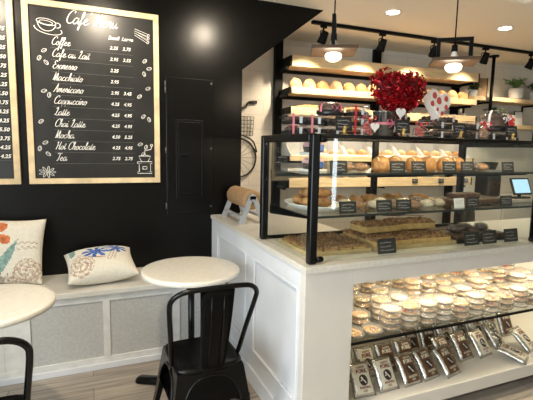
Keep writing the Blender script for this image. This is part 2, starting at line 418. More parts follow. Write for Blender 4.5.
# ------------------------------------------------------------------ menus
def T_(x, z, yy): return Matrix(((1, 0, 0, x), (0, 0, -1, yy), (0, 1, 0, z), (0, 0, 0, 1)))
G = {'a': ([[(.8,.85),(.45,1),(.08,.6),(.1,.1),(.4,0),(.75,.5),(.85,1),(.8,.3),(.95,0),(1.2,.3)]], 1.05),
 'c': ([[(.8,.8),(.5,1),(.12,.6),(.15,.1),(.5,0),(.95,.3)]], .85), 'e': ([[(-.05,.3),(.5,.6),(.55,.95),(.25,.9),(.1,.4),(.3,0),(.6,.05),(.95,.35)]], .85),
 'f': ([[(-.05,.3),(.45,1.2),(.55,2),(.35,2.1),(.25,1.2),(.15,-.7),(0,-.9),(.05,-.3),(.4,.1),(.7,.3)]], .65),
 'h': ([[(-.05,.3),(.4,1.4),(.45,2.1),(.25,1.9),(.12,0),(.3,.75),(.6,1),(.7,.7),(.65,.1),(.8,0),(1.05,.3)]], .95),
 'i': ([[(-.05,.3),(.2,1),(.15,.2),(.3,0),(.55,.3)],[(.28,1.45),(.34,1.6)]], .5),
 'k': ([[(-.05,.3),(.4,1.5),(.42,2.1),(.22,1.9),(.1,0),(.25,.6),(.6,1),(.55,.6),(.25,.5),(.6,.05),(.95,.3)]], .9),
 'l': ([[(-.05,.3),(.35,1.4),(.38,2.1),(.18,1.8),(.13,.3),(.3,0),(.55,.3)]], .5),
 'm': ([[(-.05,.3),(.15,1),(.1,0),(.3,.8),(.5,1),(.5,0),(.7,.8),(.92,1),(.92,.15),(1.05,0),(1.3,.3)]], 1.2),
 'n': ([[(-.05,.3),(.15,1),(.1,0),(.3,.8),(.58,1),(.6,.15),(.75,0),(1,.3)]], .9),
 'o': ([[(.5,1),(.12,.7),(.15,.1),(.5,0),(.75,.5),(.55,1),(.6,.75),(1,.8)]], .9),
 'p': ([[(-.05,.3),(.18,1),(.05,-.9),(.15,.6),(.5,1),(.75,.6),(.5,.05),(.25,.1),(.6,-.02),(1,.3)]], .92),
 'r': ([[(-.05,.3),(.15,1),(.15,1.1),(.35,.95),(.5,.95),(.4,.3),(.55,0),(.8,.3)]], .72),
 's': ([[(-.05,.2),(.35,1.05),(.5,.6),(.4,.05),(.1,.05),(.5,.05),(.8,.3)]], .72),
 't': ([[(-.05,.3),(.3,1.3),(.3,1.6),(.2,.3),(.35,0),(.65,.3)],[(.0,1.2),(.55,1.25)]], .58),
 'u': ([[(-.05,.3),(.15,1),(.12,.2),(.35,0),(.65,.6),(.72,1),(.68,.2),(.85,0),(1.1,.3)]], 1.0),
 'C': ([[(1.1,1.7),(1.2,2.0),(.8,2.15),(.25,1.5),(.1,.5),(.45,0),(.9,.1),(1.2,.4)]], 1.15),
 'E': ([[(1.0,1.8),(.9,2.1),(.45,2.0),(.4,1.4),(.75,1.15),(.3,1.0),(.1,.45),(.4,0),(.85,.1),(1.1,.4)]], 1.05),
 'M': ([[(-.1,.1),(.15,.3),(.35,2.0),(.4,2.0),(.45,.2),(.55,.2),(1.05,2.05),(1.05,.3),(1.2,0),(1.45,.3)]], 1.35),
 'A': ([[(-.1,.1),(.2,.2),(.85,2.1),(.9,2.1),(.95,.2),(1.1,0),(1.3,.3)],[(.3,.8),(1.1,.9)]], 1.2),
 'L': ([[(.2,1.7),(.6,2.15),(.7,1.7),(.35,.4),(.05,.05),(.3,.15),(.8,-.05),(1.15,.2)]], 1.05),
 'H': ([[(.1,1.8),(.35,2.1),(.3,1.0),(.1,0)],[(1.1,2.1),(.95,1.2),(.9,.2),(1.05,0),(1.3,.3)],[(.2,1.0),(1.0,1.15)]], 1.25),
 'T': ([[(.05,1.8),(.25,2.1),(.7,1.95),(1.25,2.1)],[(.75,1.95),(.6,.8),(.4,.05),(.1,.1)]], 1.0),
 "'": ([[(.2,2.2),(.1,1.8)]], .3), ' ': ([], .65)}
def script(bm, s, x, z, size, yy, w, sh=.28):
    u = size/2.1; mx = T_(x, z, yy); cx = 0
    for ch in s:
        st, adv = G[ch]
        for ps in st: stroke(bm, [((cx+p[0]*.9+p[1]*sh)*u, p[1]*u) for p in ps], w, mx)
        cx += adv*.92
    return cx*u
def menu_board(x0, x1, z0, z1, label):
    cx = (x0+x1)/2
    t = thing('menu_board', label, 'menu board', (cx, WY, z0)); O = Vector((cx, WY, z0))
    def rl(bm): bmesh.ops.translate(bm, verts=bm.verts, vec=-O); return bm
    f = .036
    bm = new(); box(bm, (x0+f*.6, WY-.016, z0+f*.6), (x1-f*.6, WY-.002, z1-f*.6)); obj('chalkboard', rl(bm), CHALKBOARD, t)
    bm = new()
    a, b = WY-.032, WY-.001
    for poly in ([(x0,z0),(x1,z0),(x1-f,z0+f),(x0+f,z0+f)], [(x0,z1),(x0+f,z1-f),(x1-f,z1-f),(x1,z1)],
                 [(x0,z0),(x0+f,z0+f),(x0+f,z1-f),(x0,z1)], [(x1,z0),(x1,z1),(x1-f,z1-f),(x1-f,z0+f)]):
        prism(bm, poly, a, b)
    bmesh.ops.remove_doubles(bm, verts=bm.verts, dist=1e-5)
    obj('frame', rl(bm), FRAMEWOOD, t)
    return t, rl
YT = WY-.0175
mb, rl = menu_board(-.354, .502, 1.183, 2.374, 'pale wood framed chalk menu of coffee drinks, whole board in view')
bm = new()
names = ['Coffee', 'Cafe au Lait', 'Espresso', 'Macchiato', 'Americano', 'Cappuccino', 'Latte', 'Chai Latte', 'Mocha', 'Hot Chocolate', 'Tea']
prices = [('2.25', '2.75'), ('2.95', '3.55'), ('2.25', None), ('2.95', None), ('2.95', '3.45'), ('4.25', '4.95'), ('4.25', '4.95'), ('4.25', '4.95'), ('4.50', '5.25'), ('4.25', '4.95'), ('2.75', '2.75')]
for i, (nm, pr) in enumerate(zip(names, prices)):
    z = 2.103-.0763*i
    script(bm, nm, -.190, z, .051, YT, .0046)
    if pr[0]: text(bm, pr[0], .031, T_(.198, z+.006, YT), shear=.25, bold=.0008)
    if pr[1]: text(bm, pr[1], .031, T_(.282, z+.006, YT), shear=.25, bold=.0008)
script(bm, "Cafe' Menu", -.10, 2.250, .084, YT, .0065)
text(bm, 'Small', .034, T_(.198, 2.175, YT), shear=.3, bold=.001); text(bm, 'Large', .034, T_(.288, 2.175, YT), shear=.3, bold=.001)
obj('lettering', rl(bm), CHALK, mb, fix=False)
bm = new()
for i in range(11): box(bm, (-.195, YT, 2.082-.0763*i), (.325, YT+.0012, 2.0835-.0763*i))
obj('ruled_line', rl(bm), mat('faint_chalk', (.16, .16, .16), .8), mb)
bm = new()
def ell(cx, cz, a, b, w, rot=0, n=14, t0=0, t1=2*PI):
    ps = []
    for i in range(n+1):
        t = t0+(t1-t0)*i/n; u, v = a*math.cos(t), b*math.sin(t)
        ps.append((u*math.cos(rot)-v*math.sin(rot), u*math.sin(rot)+v*math.cos(rot)))
    stroke(bm, ps, w, T_(cx, cz, YT), smooth=False)
# cup on saucer
ell(-.215, 2.242, .058, .020, .005, -.12); ell(-.217, 2.238, .040, .012, .004, -.12)
ell(-.212, 2.24, .055, .055, .005, -.12, t0=PI*1.05, t1=PI*1.95); ell(-.205, 2.196, .082, .030, .005, -.15, t0=PI*.95, t1=PI*2.15); ell(-.150, 2.226, .018, .016, .005, t0=-PI*.6, t1=PI*.6)
# cinnamon sticks
for dz, ro in ((0, -.38), (.018, -.30), (-.02, -.5)):
    ca, sa = math.cos(ro), math.sin(ro)
    for o_ in (-.007, .007): stroke(bm, [(-.05*ca-o_*sa, -.05*sa+o_*ca), (.05*ca-o_*sa, .05*sa+o_*ca)], .004, T_(.385, 2.225+dz, YT), smooth=False)
    ell(.385+.05*ca, 2.225+dz+.05*sa, .006, .010, .004, ro)
# coffee beans
for bx, bz, ro in ((-.235, 2.06, .6), (-.265, 2.01, 1.1), (-.225, 1.985, 2.2), (-.245, 1.80, .4), (-.215, 1.775, 1.4), (-.27, 1.60, .8), (.405, 2.05, .9), (.435, 2.00, .3), (.40, 1.96, 1.8), (.425, 1.86, .5), (.39, 1.66, .9), (.43, 1.64, 1.9), (.365, 1.80, .8), (-.25, 1.46, .5), (-.285, 1.42, 1.4), (-.235, 1.385, 2.3), (.365, 1.46, .4), (.405, 1.44, 1.3), (.385, 1.39, .9)):
    ell(bx, bz, .017, .010, .0035, ro, 10); ca, sa = math.cos(ro), math.sin(ro)
    stroke(bm, [(-.015*ca, -.015*sa), (.002*sa, -.002*ca), (.015*ca, .015*sa)], .003, T_(bx, bz, YT))
# hand grinder
gx, gz = .395, 1.25
for pl in ([(-.05, 0), (.05, 0), (.05, .012), (-.05, .012), (-.05, 0)], [(-.04, .012), (.04, .012), (.04, .072), (-.04, .072), (-.04, .012)], [(-.052, .072), (.052, .072), (.052, .085), (-.052, .085), (-.052, .072)], [(-.014, .03), (.014, .03), (.014, .05), (-.014, .05), (-.014, .03)], [(-.022, .085), (-.042, .125), (.042, .125), (.022, .085)], [(-.042, .125), (0, .135), (.042, .125)], [(0, .135), (0, .165), (.045, .175), (.05, .20)]):
    stroke(bm, pl, .006, T_(gx, gz, YT), smooth=False)
ell(gx+.05, gz+.205, .008, .008, .005)
# star anise
for k in range(9):
    t = 2*PI*k/9; ell(-.245+.030*math.cos(t), 1.262+.018*math.sin(t), .022, .006, .0035, t, 8)
obj('chalk_drawing', rl(bm), CHALK, mb, fix=False)
ml, rl = menu_board(-1.262, -.404, 1.183, 2.46, 'pale wood framed chalk menu cut off at the left, beside the coffee menu')
bm = new()
for i in range(15):
    z = 2.16-.0575*i
    text(bm, ('3.75', '4.25', '4.25', '5.50')[i % 4], .034, T_(-.485, z, YT), shear=.25, bold=.001)
obj('lettering', rl(bm), CHALK, ml, fix=False)
bm = new()
for i in range(16): box(bm, (-1.13, YT, 2.20-.0575*i), (-.455, YT+.0012, 2.2013-.0575*i))
obj('ruled_line', rl(bm), MATS['faint_chalk'], ml)

# ------------------------------------------------------------------ pillows
def pillow_bm(w, h, th, fn, n=56):
    bm = new(); 
    for side in (1, -1):
        grid = []
        for j in range(n+1):
            row = []
            for i in range(n+1):
                u, v = 2*i/n-1, 2*j/n-1
                e = max(0, (1-abs(u)**2.6))*max(0, (1-abs(v)**2.6))
                k = 1-.07*(1-abs(u)**2)*(abs(v)**3); k2 = 1-.07*(1-abs(v)**2)*(abs(u)**3)
                wr = .004*noise.noise(Vector((u*2.5, v*2.5, side*3)))+.003*noise.noise(Vector((u*6, v*6, side)))
                y = side*(th/2*e**.55 + wr*e)
                row.append(bm.verts.new((u*w/2*k2, -y, v*h/2*k)))
            grid.append(row)
        for j in range(n):
            for i in range(n):
                f = bm.faces.new((grid[j][i], grid[j][i+1], grid[j+1][i+1], grid[j+1][i])); f.smooth = True
                f.material_index = fn((2*i+1)/n-1, (2*j+1)/n-1) if side == 1 else 0
    bmesh.ops.remove_doubles(bm, verts=bm.verts, dist=1e-4)
    return bm
def petals(u, v, cx, cy, r, n, ph, asp=.45, inner=.0):
    du, dv = u-cx, v-cy; d = math.hypot(du, dv)
    if d > r: return False
    a = math.atan2(dv, du)+ph
    return abs(math.sin(a*n/2))**1.3 < (asp + .55*(1-d/r)) and d < r*(.55+.45*abs(math.cos(a*n/2)))
def ornate(u, v, cx, cy, rx, ry):
    d = ((u-cx)/rx)**2+((v-cy)/ry)**2
    if d > 1: return False
    return (math.sin(d*16+3*math.atan2(v-cy, u-cx)) > -.1) or noise.noise(Vector((u*14, v*14, 1))) > .2
def fn1(u, v):
    if petals(u, v, -.36, .48, .50, 5, .4, .6): return 1
    k = v - (-.95); x = -.42+.78*(k/1.42)**.9 if k > 0 else -9
    if 0 < k < 1.45 and abs(u-x) < .16*math.sin(PI*min(1, .25+k/1.9))*(1 if k < 1.0 else (1.45-k)/.45): return 2
    if ornate(u, v, .62, -.62, .42, .40) or (abs(v+.86) < .12 and -.3 < u < .9 and noise.noise(Vector((u*12, v*12, 0))) > -.1): return 3
    if v < -.3 and u > -.1 and noise.noise(Vector((u*22, v*2, 5))) > .33 and v < -.55+.5*noise.noise(Vector((u*9, 0, 2))): return 3
    for vv in (.22, .07):
        if abs(v-vv-.05*u+.03*math.sin(u*40)) < .02 and .28 < u < .86: return 3
    if math.hypot(u+.15, v+.88) < .16: return 2
    return 0
p1 = obj('pillow', pillow_bm(.43, .43, .15, fn1), [FABRIC, ORANGE, TEAL, BROWNP]); tag(p1, 'square cream pillow with orange flower and green leaf, leaning on black wall', 'pillow')
p1.location = (-.485, 3.112, .758); p1.rotation_euler = (R(-16), R(3), R(-3))
def fn2(u, v):
    if petals(u, v, -.14, .16, .40, 8, .2, .6): return 1
    if petals(u, v, .48, .32, .34, 7, .5, .6): return 1
    if ornate(u, v, -.58, -.42, .36, .56): return 2
    if abs(v+.30*u+.25) < .05 and -.4 < u < .1: return 2
    for k in range(3):
        if abs(u-.28-.09*k-.30*(v-.0)) < .018 and -.45 < v < .35: return 2
    if math.hypot((u-.2)/.28, (v-.52)/.06) < 1 or math.hypot((u+.8)/.1, (v-.5)/.3) < 1: return 3
    return 0
p2 = obj('pillow', pillow_bm(.44, .35, .185, fn2), [FABRIC, BLUEP, BROWNP, TEAL]); tag(p2, 'cream pillow with blue flowers lying on the white bench', 'pillow')
p2.location = (.072, 3.02, .6487); p2.rotation_euler = (R(-72), R(-2), R(5))

# ------------------------------------------------------------------ tables
def make_table(label):
    t = thing('cafe_table', label, 'table', group=None)
    bm = new(); r = .280
    lathe(bm, [(r-.02, .722), (r-.004, .7225), (r, .727), (r, .745), (r-.004, .75), (r-.02, .75)], 72); obj('tabletop', bm, MARBLE, t)
    bm = new(); cyl(bm, (0, 0, .06), (0, 0, .70), .019, n=20); obj('column', bm, BLACKMETAL, t)
    bm = new(); lathe(bm, [(.019, .60), (.028, .605), (.030, .62), (.022, .635), (.03, .65), (.019, .655)], 20); lathe(bm, [(.075, .045), (.06, .07), (.03, .085), (.02, .11)], 20); obj('collar', bm, BLACKMETAL, t)
    bm = new(); box(bm, (-.15, -.02, .71), (.15, .02, .722), .003); box(bm, (-.02, -.15, .71), (.02, .15, .722), .003); cyl(bm, (0, 0, .69), (0, 0, .712), .045, n=16); obj('mounting_plate', bm, BLACKMETAL, t)
    for k in range(4):
        bm = new(); a = PI/4+k*PI/2; d = Vector((math.cos(a), math.sin(a), 0)); s = Vector((-d.y, d.x, 0)); rs = []
        for q, h0, h1, w in ((.03, .03, .085, .032), (.12, .022, .065, .03), (.24, .012, .045, .030), (.34, .006, .036, .034), (.36, .008, .026, .026)):
            c = d*q; rs.append(ring(bm, [c+s*w+Vector((0, 0, h0)), c-s*w+Vector((0, 0, h0)), c-s*w*.6+Vector((0, 0, h1)), c+s*w*.6+Vector((0, 0, h1))]))
        for A, B in zip(rs, rs[1:]): bridge(bm, A, B)
        cap(bm, rs[0], 0, True); cap(bm, rs[-1]); ft = obj('foot', bm, BLACKMETAL, t)
        bm = new(); cyl(bm, d*.335, d*.335+Vector((0, 0, .012)), .016, n=12); obj('foot_pad', bm, BLACKPLASTIC, ft)
    return t
TB = Kind(make_table('round pale stone cafe table in front of the white counter side'))
TB.put((.542, 2.385, 0), R(9))
TB.put((-.430, 2.142, 0), R(47), 'round pale stone cafe table at left edge, in front of the orange flower pillow')

# ------------------------------------------------------------------ metal chairs
def make_chair(label):
    t = thing('metal_chair', label, 'chair', group=None)
    # seat: dished square pan
    bm = new(); n = 40
    def sq(r, z, e=5.0):
        o = []
        for i in range(n):
            a = 2*PI*i/n; c, s = math.cos(a), math.sin(a)
            k = r/((abs(c)**e+abs(s)**e)**(1/e)); o.append((k*c, k*s, z))
        return o
    prev = None
    for r, z in ((.148, .425), (.162, .428), (.166, .440), (.163, .450), (.155, .453), (.142, .447), (.09, .441), (.03, .438)):
        q = ring(bm, sq(r, z, 6 if r > .1 else 3))
        if prev: bridge(bm, prev, q)
        else: cap(bm, q, 0, True)
        prev = q
    cap(bm, prev); obj('seat', bm, BLACKMETAL, t)
    # four sheet-metal aprons with an arch
    for k in range(4):
        bm = new(); a = k*PI/2; mx = Matrix.Rotation(a, 4, 'Z')
        pl = [(-.155, .437), (-.180, .28), (-.138, .28), (-.112, .35), (-.070, .393), (0, .408), (.070, .393), (.112, .35), (.138, .28), (.180, .28), (.155, .437)]
        vs = []
        for (u, z) in pl:
            o_ = .157+(.437-z)*.155
            vs.append(((u, -o_, z), (u, -o_+.006, z)))
        A = [bm.verts.new(mx @ Vector(p)) for p, q in vs]; B = [bm.verts.new(mx @ Vector(q)) for p, q in vs]
        f1 = bm.faces.new(A); f2 = bm.faces.new(B[::-1])
        for i in range(len(A)): bm.faces.new((A[i], A[(i+1) % len(A)], B[(i+1) % len(A)], B[i]))
        bmesh.ops.triangulate(bm, faces=[f1, f2])
        obj('apron', bm, BLACKMETAL, t)
        bm = new(); tube(bm, catmull([mx @ Vector((u, -(.158+(.437-z)*.155), z)) for u, z in pl[2:9]], 3), .006, 8); obj('arch_rib', bm, BLACKMETAL, t)
    for sx, sy in ((1, 1), (1, -1), (-1, 1), (-1, -1)):
        bm = new(); rs = []
        for z, o_, w in ((.43, .159, .058), (.33, .174, .052), (.2, .193, .042), (.08, .213, .033), (.014, .224, .028)):
            x, y = sx*o_, sy*o_
            rs.append(ring(bm, [(x, y, z), (x-sx*w, y, z), (x-sx*w, y-sy*.005, z), (x-sx*.012, y-sy*.012, z), (x-sx*.005, y-sy*w, z), (x, y-sy*w, z)]))
        for A, B in zip(rs, rs[1:]): bridge(bm, A, B)
        for f in bm.faces: f.smooth = False
        cap(bm, rs[0]); cap(bm, rs[-1]); lg = obj('leg', bm, BLACKMETAL, t)
        bm = new(); box(bm, (min(sx*.195, sx*.228), min(sy*.195, sy*.228), 0), (max(sx*.195, sx*.228), max(sy*.195, sy*.228), .02), .004); obj('foot_cap', bm, BLACKPLASTIC, lg)
    for s in (1, -1):
        bm = new(); tube(bm, catmull([(-.155*s, -.155, .30), (-.09*s, -.09, .345), (0, 0, .36+.012*s), (.09*s, .09, .345), (.155*s, .155, .30)], 4), .007, 8); obj('cross_brace', bm, BLACKMETAL, t)
    # back hoop and splat
    bm = new()
    pts = [(-.158, -.03, .405), (-.165, -.07, .46), (-.180, -.125, .60), (-.198, -.19, .755), (-.194, -.215, .805), (-.160, -.234, .838), (-.10, -.246, .850), (0, -.252, .853)]
    pts = pts + [(-x, y, z) for x, y, z in pts[-2::-1]]
    tube(bm, catmull(pts, 4), .0115, 12); obj('back_hoop', bm, BLACKMETAL, t)
    bm = new(); rows = []
    for k in range(9):
        s = k/8; z = .425+s*.423; y = -.160-.090*s-.012*math.sin(PI*s); w = .060+.019*s
        row = []
        for i in range(7):
            q = i/3-1; row.append(bm.verts.new((q*w, y-.012*(1-q*q) + .003, z)))
        rows.append(row)
    for a, b in zip(rows, rows[1:]): bridge(bm, a, b, closed=False)
    bmesh.ops.solidify(bm, geom=bm.faces, thickness=.003)
    obj('splat', bm, BLACKMETAL, t)
    for q in (-.028, .028):
        bm = new(); tube(bm, [(q, -.160-.090*s-.012*math.sin(PI*s)-.0095, .425+s*.415) for s in (.08, .3, .5, .7, .94)], .0035, 6); obj('splat_rib', bm, BLACKMETAL, t)
    return t
CH = Kind(make_chair('black metal cafe chair facing the round table beside the counter'))
CH.put((.497, 1.957, 0), R(2))
CH.put((-.395, 1.70, 0), R(2), 'black metal cafe chair cut off at the lower left corner, by the other table')

# ------------------------------------------------------------------ counter
CX, CY, CR, CB = .918, 1.669, 4.2, 2.36     # left face, front face, right end, rear
cn = thing('service_counter', 'white panelled L shaped bakery counter with an open lit display in its front', 'counter', (CX, CY, 0))
O = Vector((CX, CY, 0))
def cr(bm): bmesh.ops.translate(bm, verts=bm.verts, vec=-O); return bm
bm = new(); box(bm, (CX, CY+.02, 0), (CX+.03, WY-.002, .89)); obj('side_panel', cr(bm), WHITE, cn)
bm = new()
x0 = CX-.012
def board(y0, y1, z0, z1): box(bm, (x0, y0, z0), (CX, y1, z1), .003)
board(CY+.05, WY-.002, .80, .89); board(CY+.05, WY-.002, .0, .205)
for a, b in ((CY+.05, 1.735), (2.325, 2.455), (3.10, WY-.002)): board(a, b, .205, .80)
obj('side_rail', cr(bm), WHITE, cn)
for a, b in ((1.735, 2.325), (2.455, 3.10)):
    bm = new()
    for (p, q) in (((x0-.004, a, .205), (CX, a+.018, .80)), ((x0-.004, b-.018, .205), (CX, b, .80)), ((x0-.004, a+.018, .205), (CX, b-.018, .223)), ((x0-.004, a+.018, .782), (CX, b-.018, .80))): box(bm, p, q, .005)
    obj('panel_moulding', cr(bm), WHITE, cn)
bm = new(); box(bm, (x0-.014, CY-.004, 0), (x0, WY-.002, .105), .005); obj('plinth', cr(bm), WHITE, cn)
bm = new(); box(bm, (CX-.012, CY, 0), (1.172, CY+.05, .89), .003); obj('corner_pillar', cr(bm), WARMWHITE, cn)
bm = new(); box(bm, (1.172, CY, .806), (CR, CY+.03, .89), .003); obj('fascia', cr(bm), WARMWHITE, cn)
bm = new(); box(bm, (1.172, CY-.01, .075), (CR, CB-.03, .152), .004); obj('display_deck', cr(bm), WARMWHITE, cn)
bm = new(); box(bm, (1.152, CY+.05, .152), (1.172, CB-.03, .87)); obj('inner_side', cr(bm), WARMWHITE, cn)
bm = new(); box(bm, (CX+.03, CB-.03, 0), (CR, CB, .89)); obj('back_panel', cr(bm), WARMWHITE, cn)
bm = new(); box(bm, (1.172, CY+.11, 0), (CR, CY+.13, .075)); obj('toe_kick', cr(bm), BLACKMATTE, cn)
bm = new(); box(bm, (CR-.03, CY, 0), (CR, CB, .89)); obj('end_panel', cr(bm), WARMWHITE, cn)
bm = new(); box(bm, (1.174, CY+.022, .488), (CR-.03, CB-.032, .497), .001); gs = obj('glass_shelf', cr(bm), GLASS, cn)
bm = new(); box(bm, (1.174, CY+.014, .485), (CR-.03, CY+.022, .499)); obj('shelf_edge', cr(bm), BLACKMETAL, cn)
bm = new(); box(bm, (1.2, CY+.05, .868), (CR-.06, CY+.075, .882)); obj('light_strip', cr(bm), STRIP, cn)
bm = new(); box(bm, (CX+.03, CB, 0), (CX+.60, WY-.002, .885)); obj('rear_body', cr(bm), WARMWHITE, cn)
ct = None
bm = new()
poly = [(CX-.022, CY-.022), (CR+.01, CY-.022), (CR+.01, CB+.01), (CX+.63, CB+.01), (CX+.63, WY-.001), (CX-.022, WY-.001)]
prism(bm, poly, .89, .918, 'XY')
bmesh.ops.recalc_face_normals(bm, faces=bm.faces)
bmesh.ops.bevel(bm, geom=[e for e in bm.edges if all(abs(v.co.z-.918) < 1e-5 for v in e.verts)], offset=.004, segments=2, affect='EDGES')
tag(obj('countertop', bm, STONE), 'pale stone countertop running along the white counter under the glass case', 'countertop')
TOPZ = .918

# paper roll on stand
st = thing('paper_roll_stand', 'grey A-frame stand holding brown paper on the counter end', 'stand', (1.075, 2.99, TOPZ))
RC = .165
for y in (-.20, .20):
    bm = new()
    for s in (1, -1):
        d = Vector((s*.085, y, 0)); tp = Vector((s*.008, y, RC+.03))
        a = Vector((.016, 0, 0))
        pl = [(d.x-.02*1, 0), (d.x+.02, 0), (tp.x+.016, RC+.03), (tp.x-.016, RC+.03)]
        prism(bm, pl, y-.009, y+.009)
    cyl(bm, (0, y-.009, RC+.02), (0, y+.009, RC+.02), .024, n=18)
    obj('side_frame', bm, GREYMETAL, st)
bm = new(); box(bm, (.065, -.191, .035), (.09, .191, .055), .003); obj('crossbar', bm, GREYMETAL, st); bm = new(); box(bm, (-.09, -.191, .035), (-.065, .191, .055), .003); obj('crossbar', bm, GREYMETAL, st)
bm = new(); cyl(bm, (0, -.215, RC), (0, .215, RC), .008, n=12); obj('axle', bm, GREYMETAL, st)
pr = thing('paper_roll', 'roll of brown kraft paper on its grey stand', 'paper roll', (1.075, 2.99, TOPZ+RC))
bm = new(); n = 40
lo = [(.022, -.19), (.068, -.19), (.070, -.185), (.070, .185), (.068, .19), (.022, .19), (.022, -.19)]
rs = [ring(bm, [(r*math.cos(2*PI*i/n), yy, r*math.sin(2*PI*i/n)) for i in range(n)]) for r, yy in lo[:-1]]
for A, B in zip(rs, rs[1:]+rs[:1]): bridge(bm, A, B)
obj('paper', bm, KRAFT, pr)
bm = new(); rs = [ring(bm, [(r*math.cos(2*PI*i/n), yy, r*math.sin(2*PI*i/n)) for i in range(n)]) for r, yy in [(.017, -.191), (.0215, -.191), (.0215, .191), (.017, .191)]]
for A, B in zip(rs, rs[1:]+rs[:1]): bridge(bm, A, B)
obj('cardboard_core', bm, mat('cardboard', (.25, .15, .08), .8), pr)

# ------------------------------------------------------------------ glass display case
X0, X1, Y0, Y1, ZT = .95, 2.475, 1.70, 2.28, 1.522
dc = thing('display_case', 'black framed glass bakery case standing on the counter', 'display case', ((X0+X1)/2, (Y0+Y1)/2, TOPZ))
O2 = Vector(((X0+X1)/2, (Y0+Y1)/2, TOPZ))
def dr(bm): bmesh.ops.translate(bm, verts=bm.verts, vec=-O2); return bm
P = .021
for x in (X0, X1):
    for y in (Y0, Y1):
        bm = new(); box(bm, (x-P, y-P, TOPZ), (x+P, y+P, ZT), .009, seg=3); obj('post', dr(bm), BLACKMETAL, dc)
    bm = new(); box(bm, (x-P*.95, Y0+P, ZT-.04), (x+P*.95, Y1-P, ZT), .009, seg=3); obj('side_rail', dr(bm), BLACKMETAL, dc)
    bm = new(); box(bm, (x-.004, Y0+P, TOPZ+.004), (x+.004, Y1-P, ZT-.042)); obj('side_glass', dr(bm), GLASS, dc)
bm = new(); box(bm, (X0+P, Y0-.012, ZT-.020), (X1-P, Y0+.006, ZT-.002), .003); obj('front_rail', dr(bm), BLACKMETAL, dc)
bm = new(); box(bm, (X0+P, Y1-.012, ZT-.020), (X1-P, Y1+.012, ZT-.002), .003); obj('rear_rail', dr(bm), BLACKMETAL, dc)
bm = new(); box(bm, (X0+P, Y0-.004, TOPZ+.006), (X1-P, Y0+.002, ZT-.022)); obj('front_glass', dr(bm), GLASS, dc)
bm = new(); box(bm, (X0+P, Y0+.007, ZT-.010), (X1-P, Y1-.013, ZT-.002)); obj('top_glass', dr(bm), GLASS, dc)
bm = new(); box(bm, (X0+.06, Y0+.008, ZT-.018), (X1-.06, Y0+.018, ZT-.0105)); obj('light_strip', dr(bm), STRIP, dc)
S1, S2 = 1.338, 1.137
for z in (S1, S2):
    bm = new(); box(bm, (X0+.022, Y0+.022, z-.009), (X1-.022, Y1-.03, z), .001); obj('glass_shelf', dr(bm), GLASS, dc)
    bm = new(); box(bm, (X0+.022, Y0+.0165, z-.010), (X1-.022, Y0+.0215, z+.001)); obj('shelf_edge', dr(bm), mat('green_glass_edge', (.02, .03, .028), .2), dc)
    for x in (X0+.03, 1.71, X1-.03):
        bm = new(); prism(bm, [(Y0+.05, z-.010), (Y1-.03, z-.010), (Y1-.03, z-.06), (Y1-.06, z-.06), (Y0+.07, z-.02)], x-.006, x+.006, 'YZ'); obj('shelf_bracket', dr(bm), BLACKMETAL, dc)
for x in (X0, X1):
    for z in (TOPZ+.022, ZT-.028):
        sgn = 1 if x == X0 else -1
        bm = new(); cyl(bm, (x+sgn*.02, Y0-.012, z), (x+sgn*.045, Y0-.012, z), .014, n=14); ball(bm, (x+sgn*.045, Y0-.012, z), .014, 2); obj('knob', dr(bm), BLACKMETAL, dc)
for z in (1.12, 1.36):
    bm = new(); box(bm, (1.70, Y1-.02, TOPZ), (1.735, Y1+.01, ZT-.02), .003) if z == 1.12 else box(bm, (X0+P, Y1-.01, TOPZ), (X1-P, Y1+.01, TOPZ+.02), .003)
    obj('rear_mullion' if z == 1.12 else 'rear_sill', dr(bm), BLACKMETAL, dc)

# ------------------------------------------------------------------ price cards
def make_card(w, h, label, m=CARD, ink=CHALK, clip=False):
    t = thing('price_card', label, 'price card'); base = .018 if clip else 0
    tl = Matrix.Rotation(R(-10), 4, 'X')
    bm = new(); box(bm, (-w/2, -.002, base), (w/2, .002, base+h), .001); bm.transform(tl); obj('card', bm, m, t)
    bm = new()
    rnd = random.Random(len(label)*7+ord(label[0]))
    for k in range(2 if h < .06 else 3):
        z = base+h*(.72-.24*k); x = -w*.38; xe = w*(.38-.2*rnd.random())
        ps = []
        while x < xe:
            ps.append((x, z+rnd.uniform(-.004, .004))); x += .004
        stroke(bm, ps, .0018, tl @ T_(0, 0, -.0028), smooth=False)
    obj('writing', bm, ink, t, fix=False)
    if clip:
        bm = new(); box(bm, (-.014, -.014, 0), (.014, .014, .004), .001); cyl(bm, (0, 0, .004), (0, .0, .03), .006, .010, 10); ball(bm, (0, -.004, .034), .009, 2); obj('clip_stand', bm, GOLD, t)
    return t
GC = 'price cards in the glass case'
small = Kind(make_card(.098, .060, 'card'))
def cards(lst, y, z, where):
    for i, (x, w) in enumerate(lst):
        small.put((x, y, z), 0, 'black chalk price card on %s, %s from the left' % (where, ORD[i]), group=GC)
cards([(1.125, 0), (1.48, 0), (1.62, 0), (1.835, 0), (1.968, 0), (2.29, 0)], 1.765, S1, 'the upper glass shelf')
cards([(1.187, 0), (1.408, 0), (1.535, 0), (2.03, 0), (2.30, 0)], 1.765, S2, 'the lower glass shelf')
wc = make_card(.075, .055, 'white paper price card on the lower glass shelf', WHITEPLASTIC, INKDARK); wc.location = (1.925, 1.765, S2)
big = Kind(make_card(.115, .078, 'black chalk price card'))
for i, x in enumerate((1.43, 2.03, 2.17, 2.352)):
    big.put((x, 1.752, TOPZ), 0, 'black chalk price card on the countertop inside the glass case, %s from the left' % ORD[i], group=GC)
clipc = Kind(make_card(.092, .068, 'clip', clip=True))
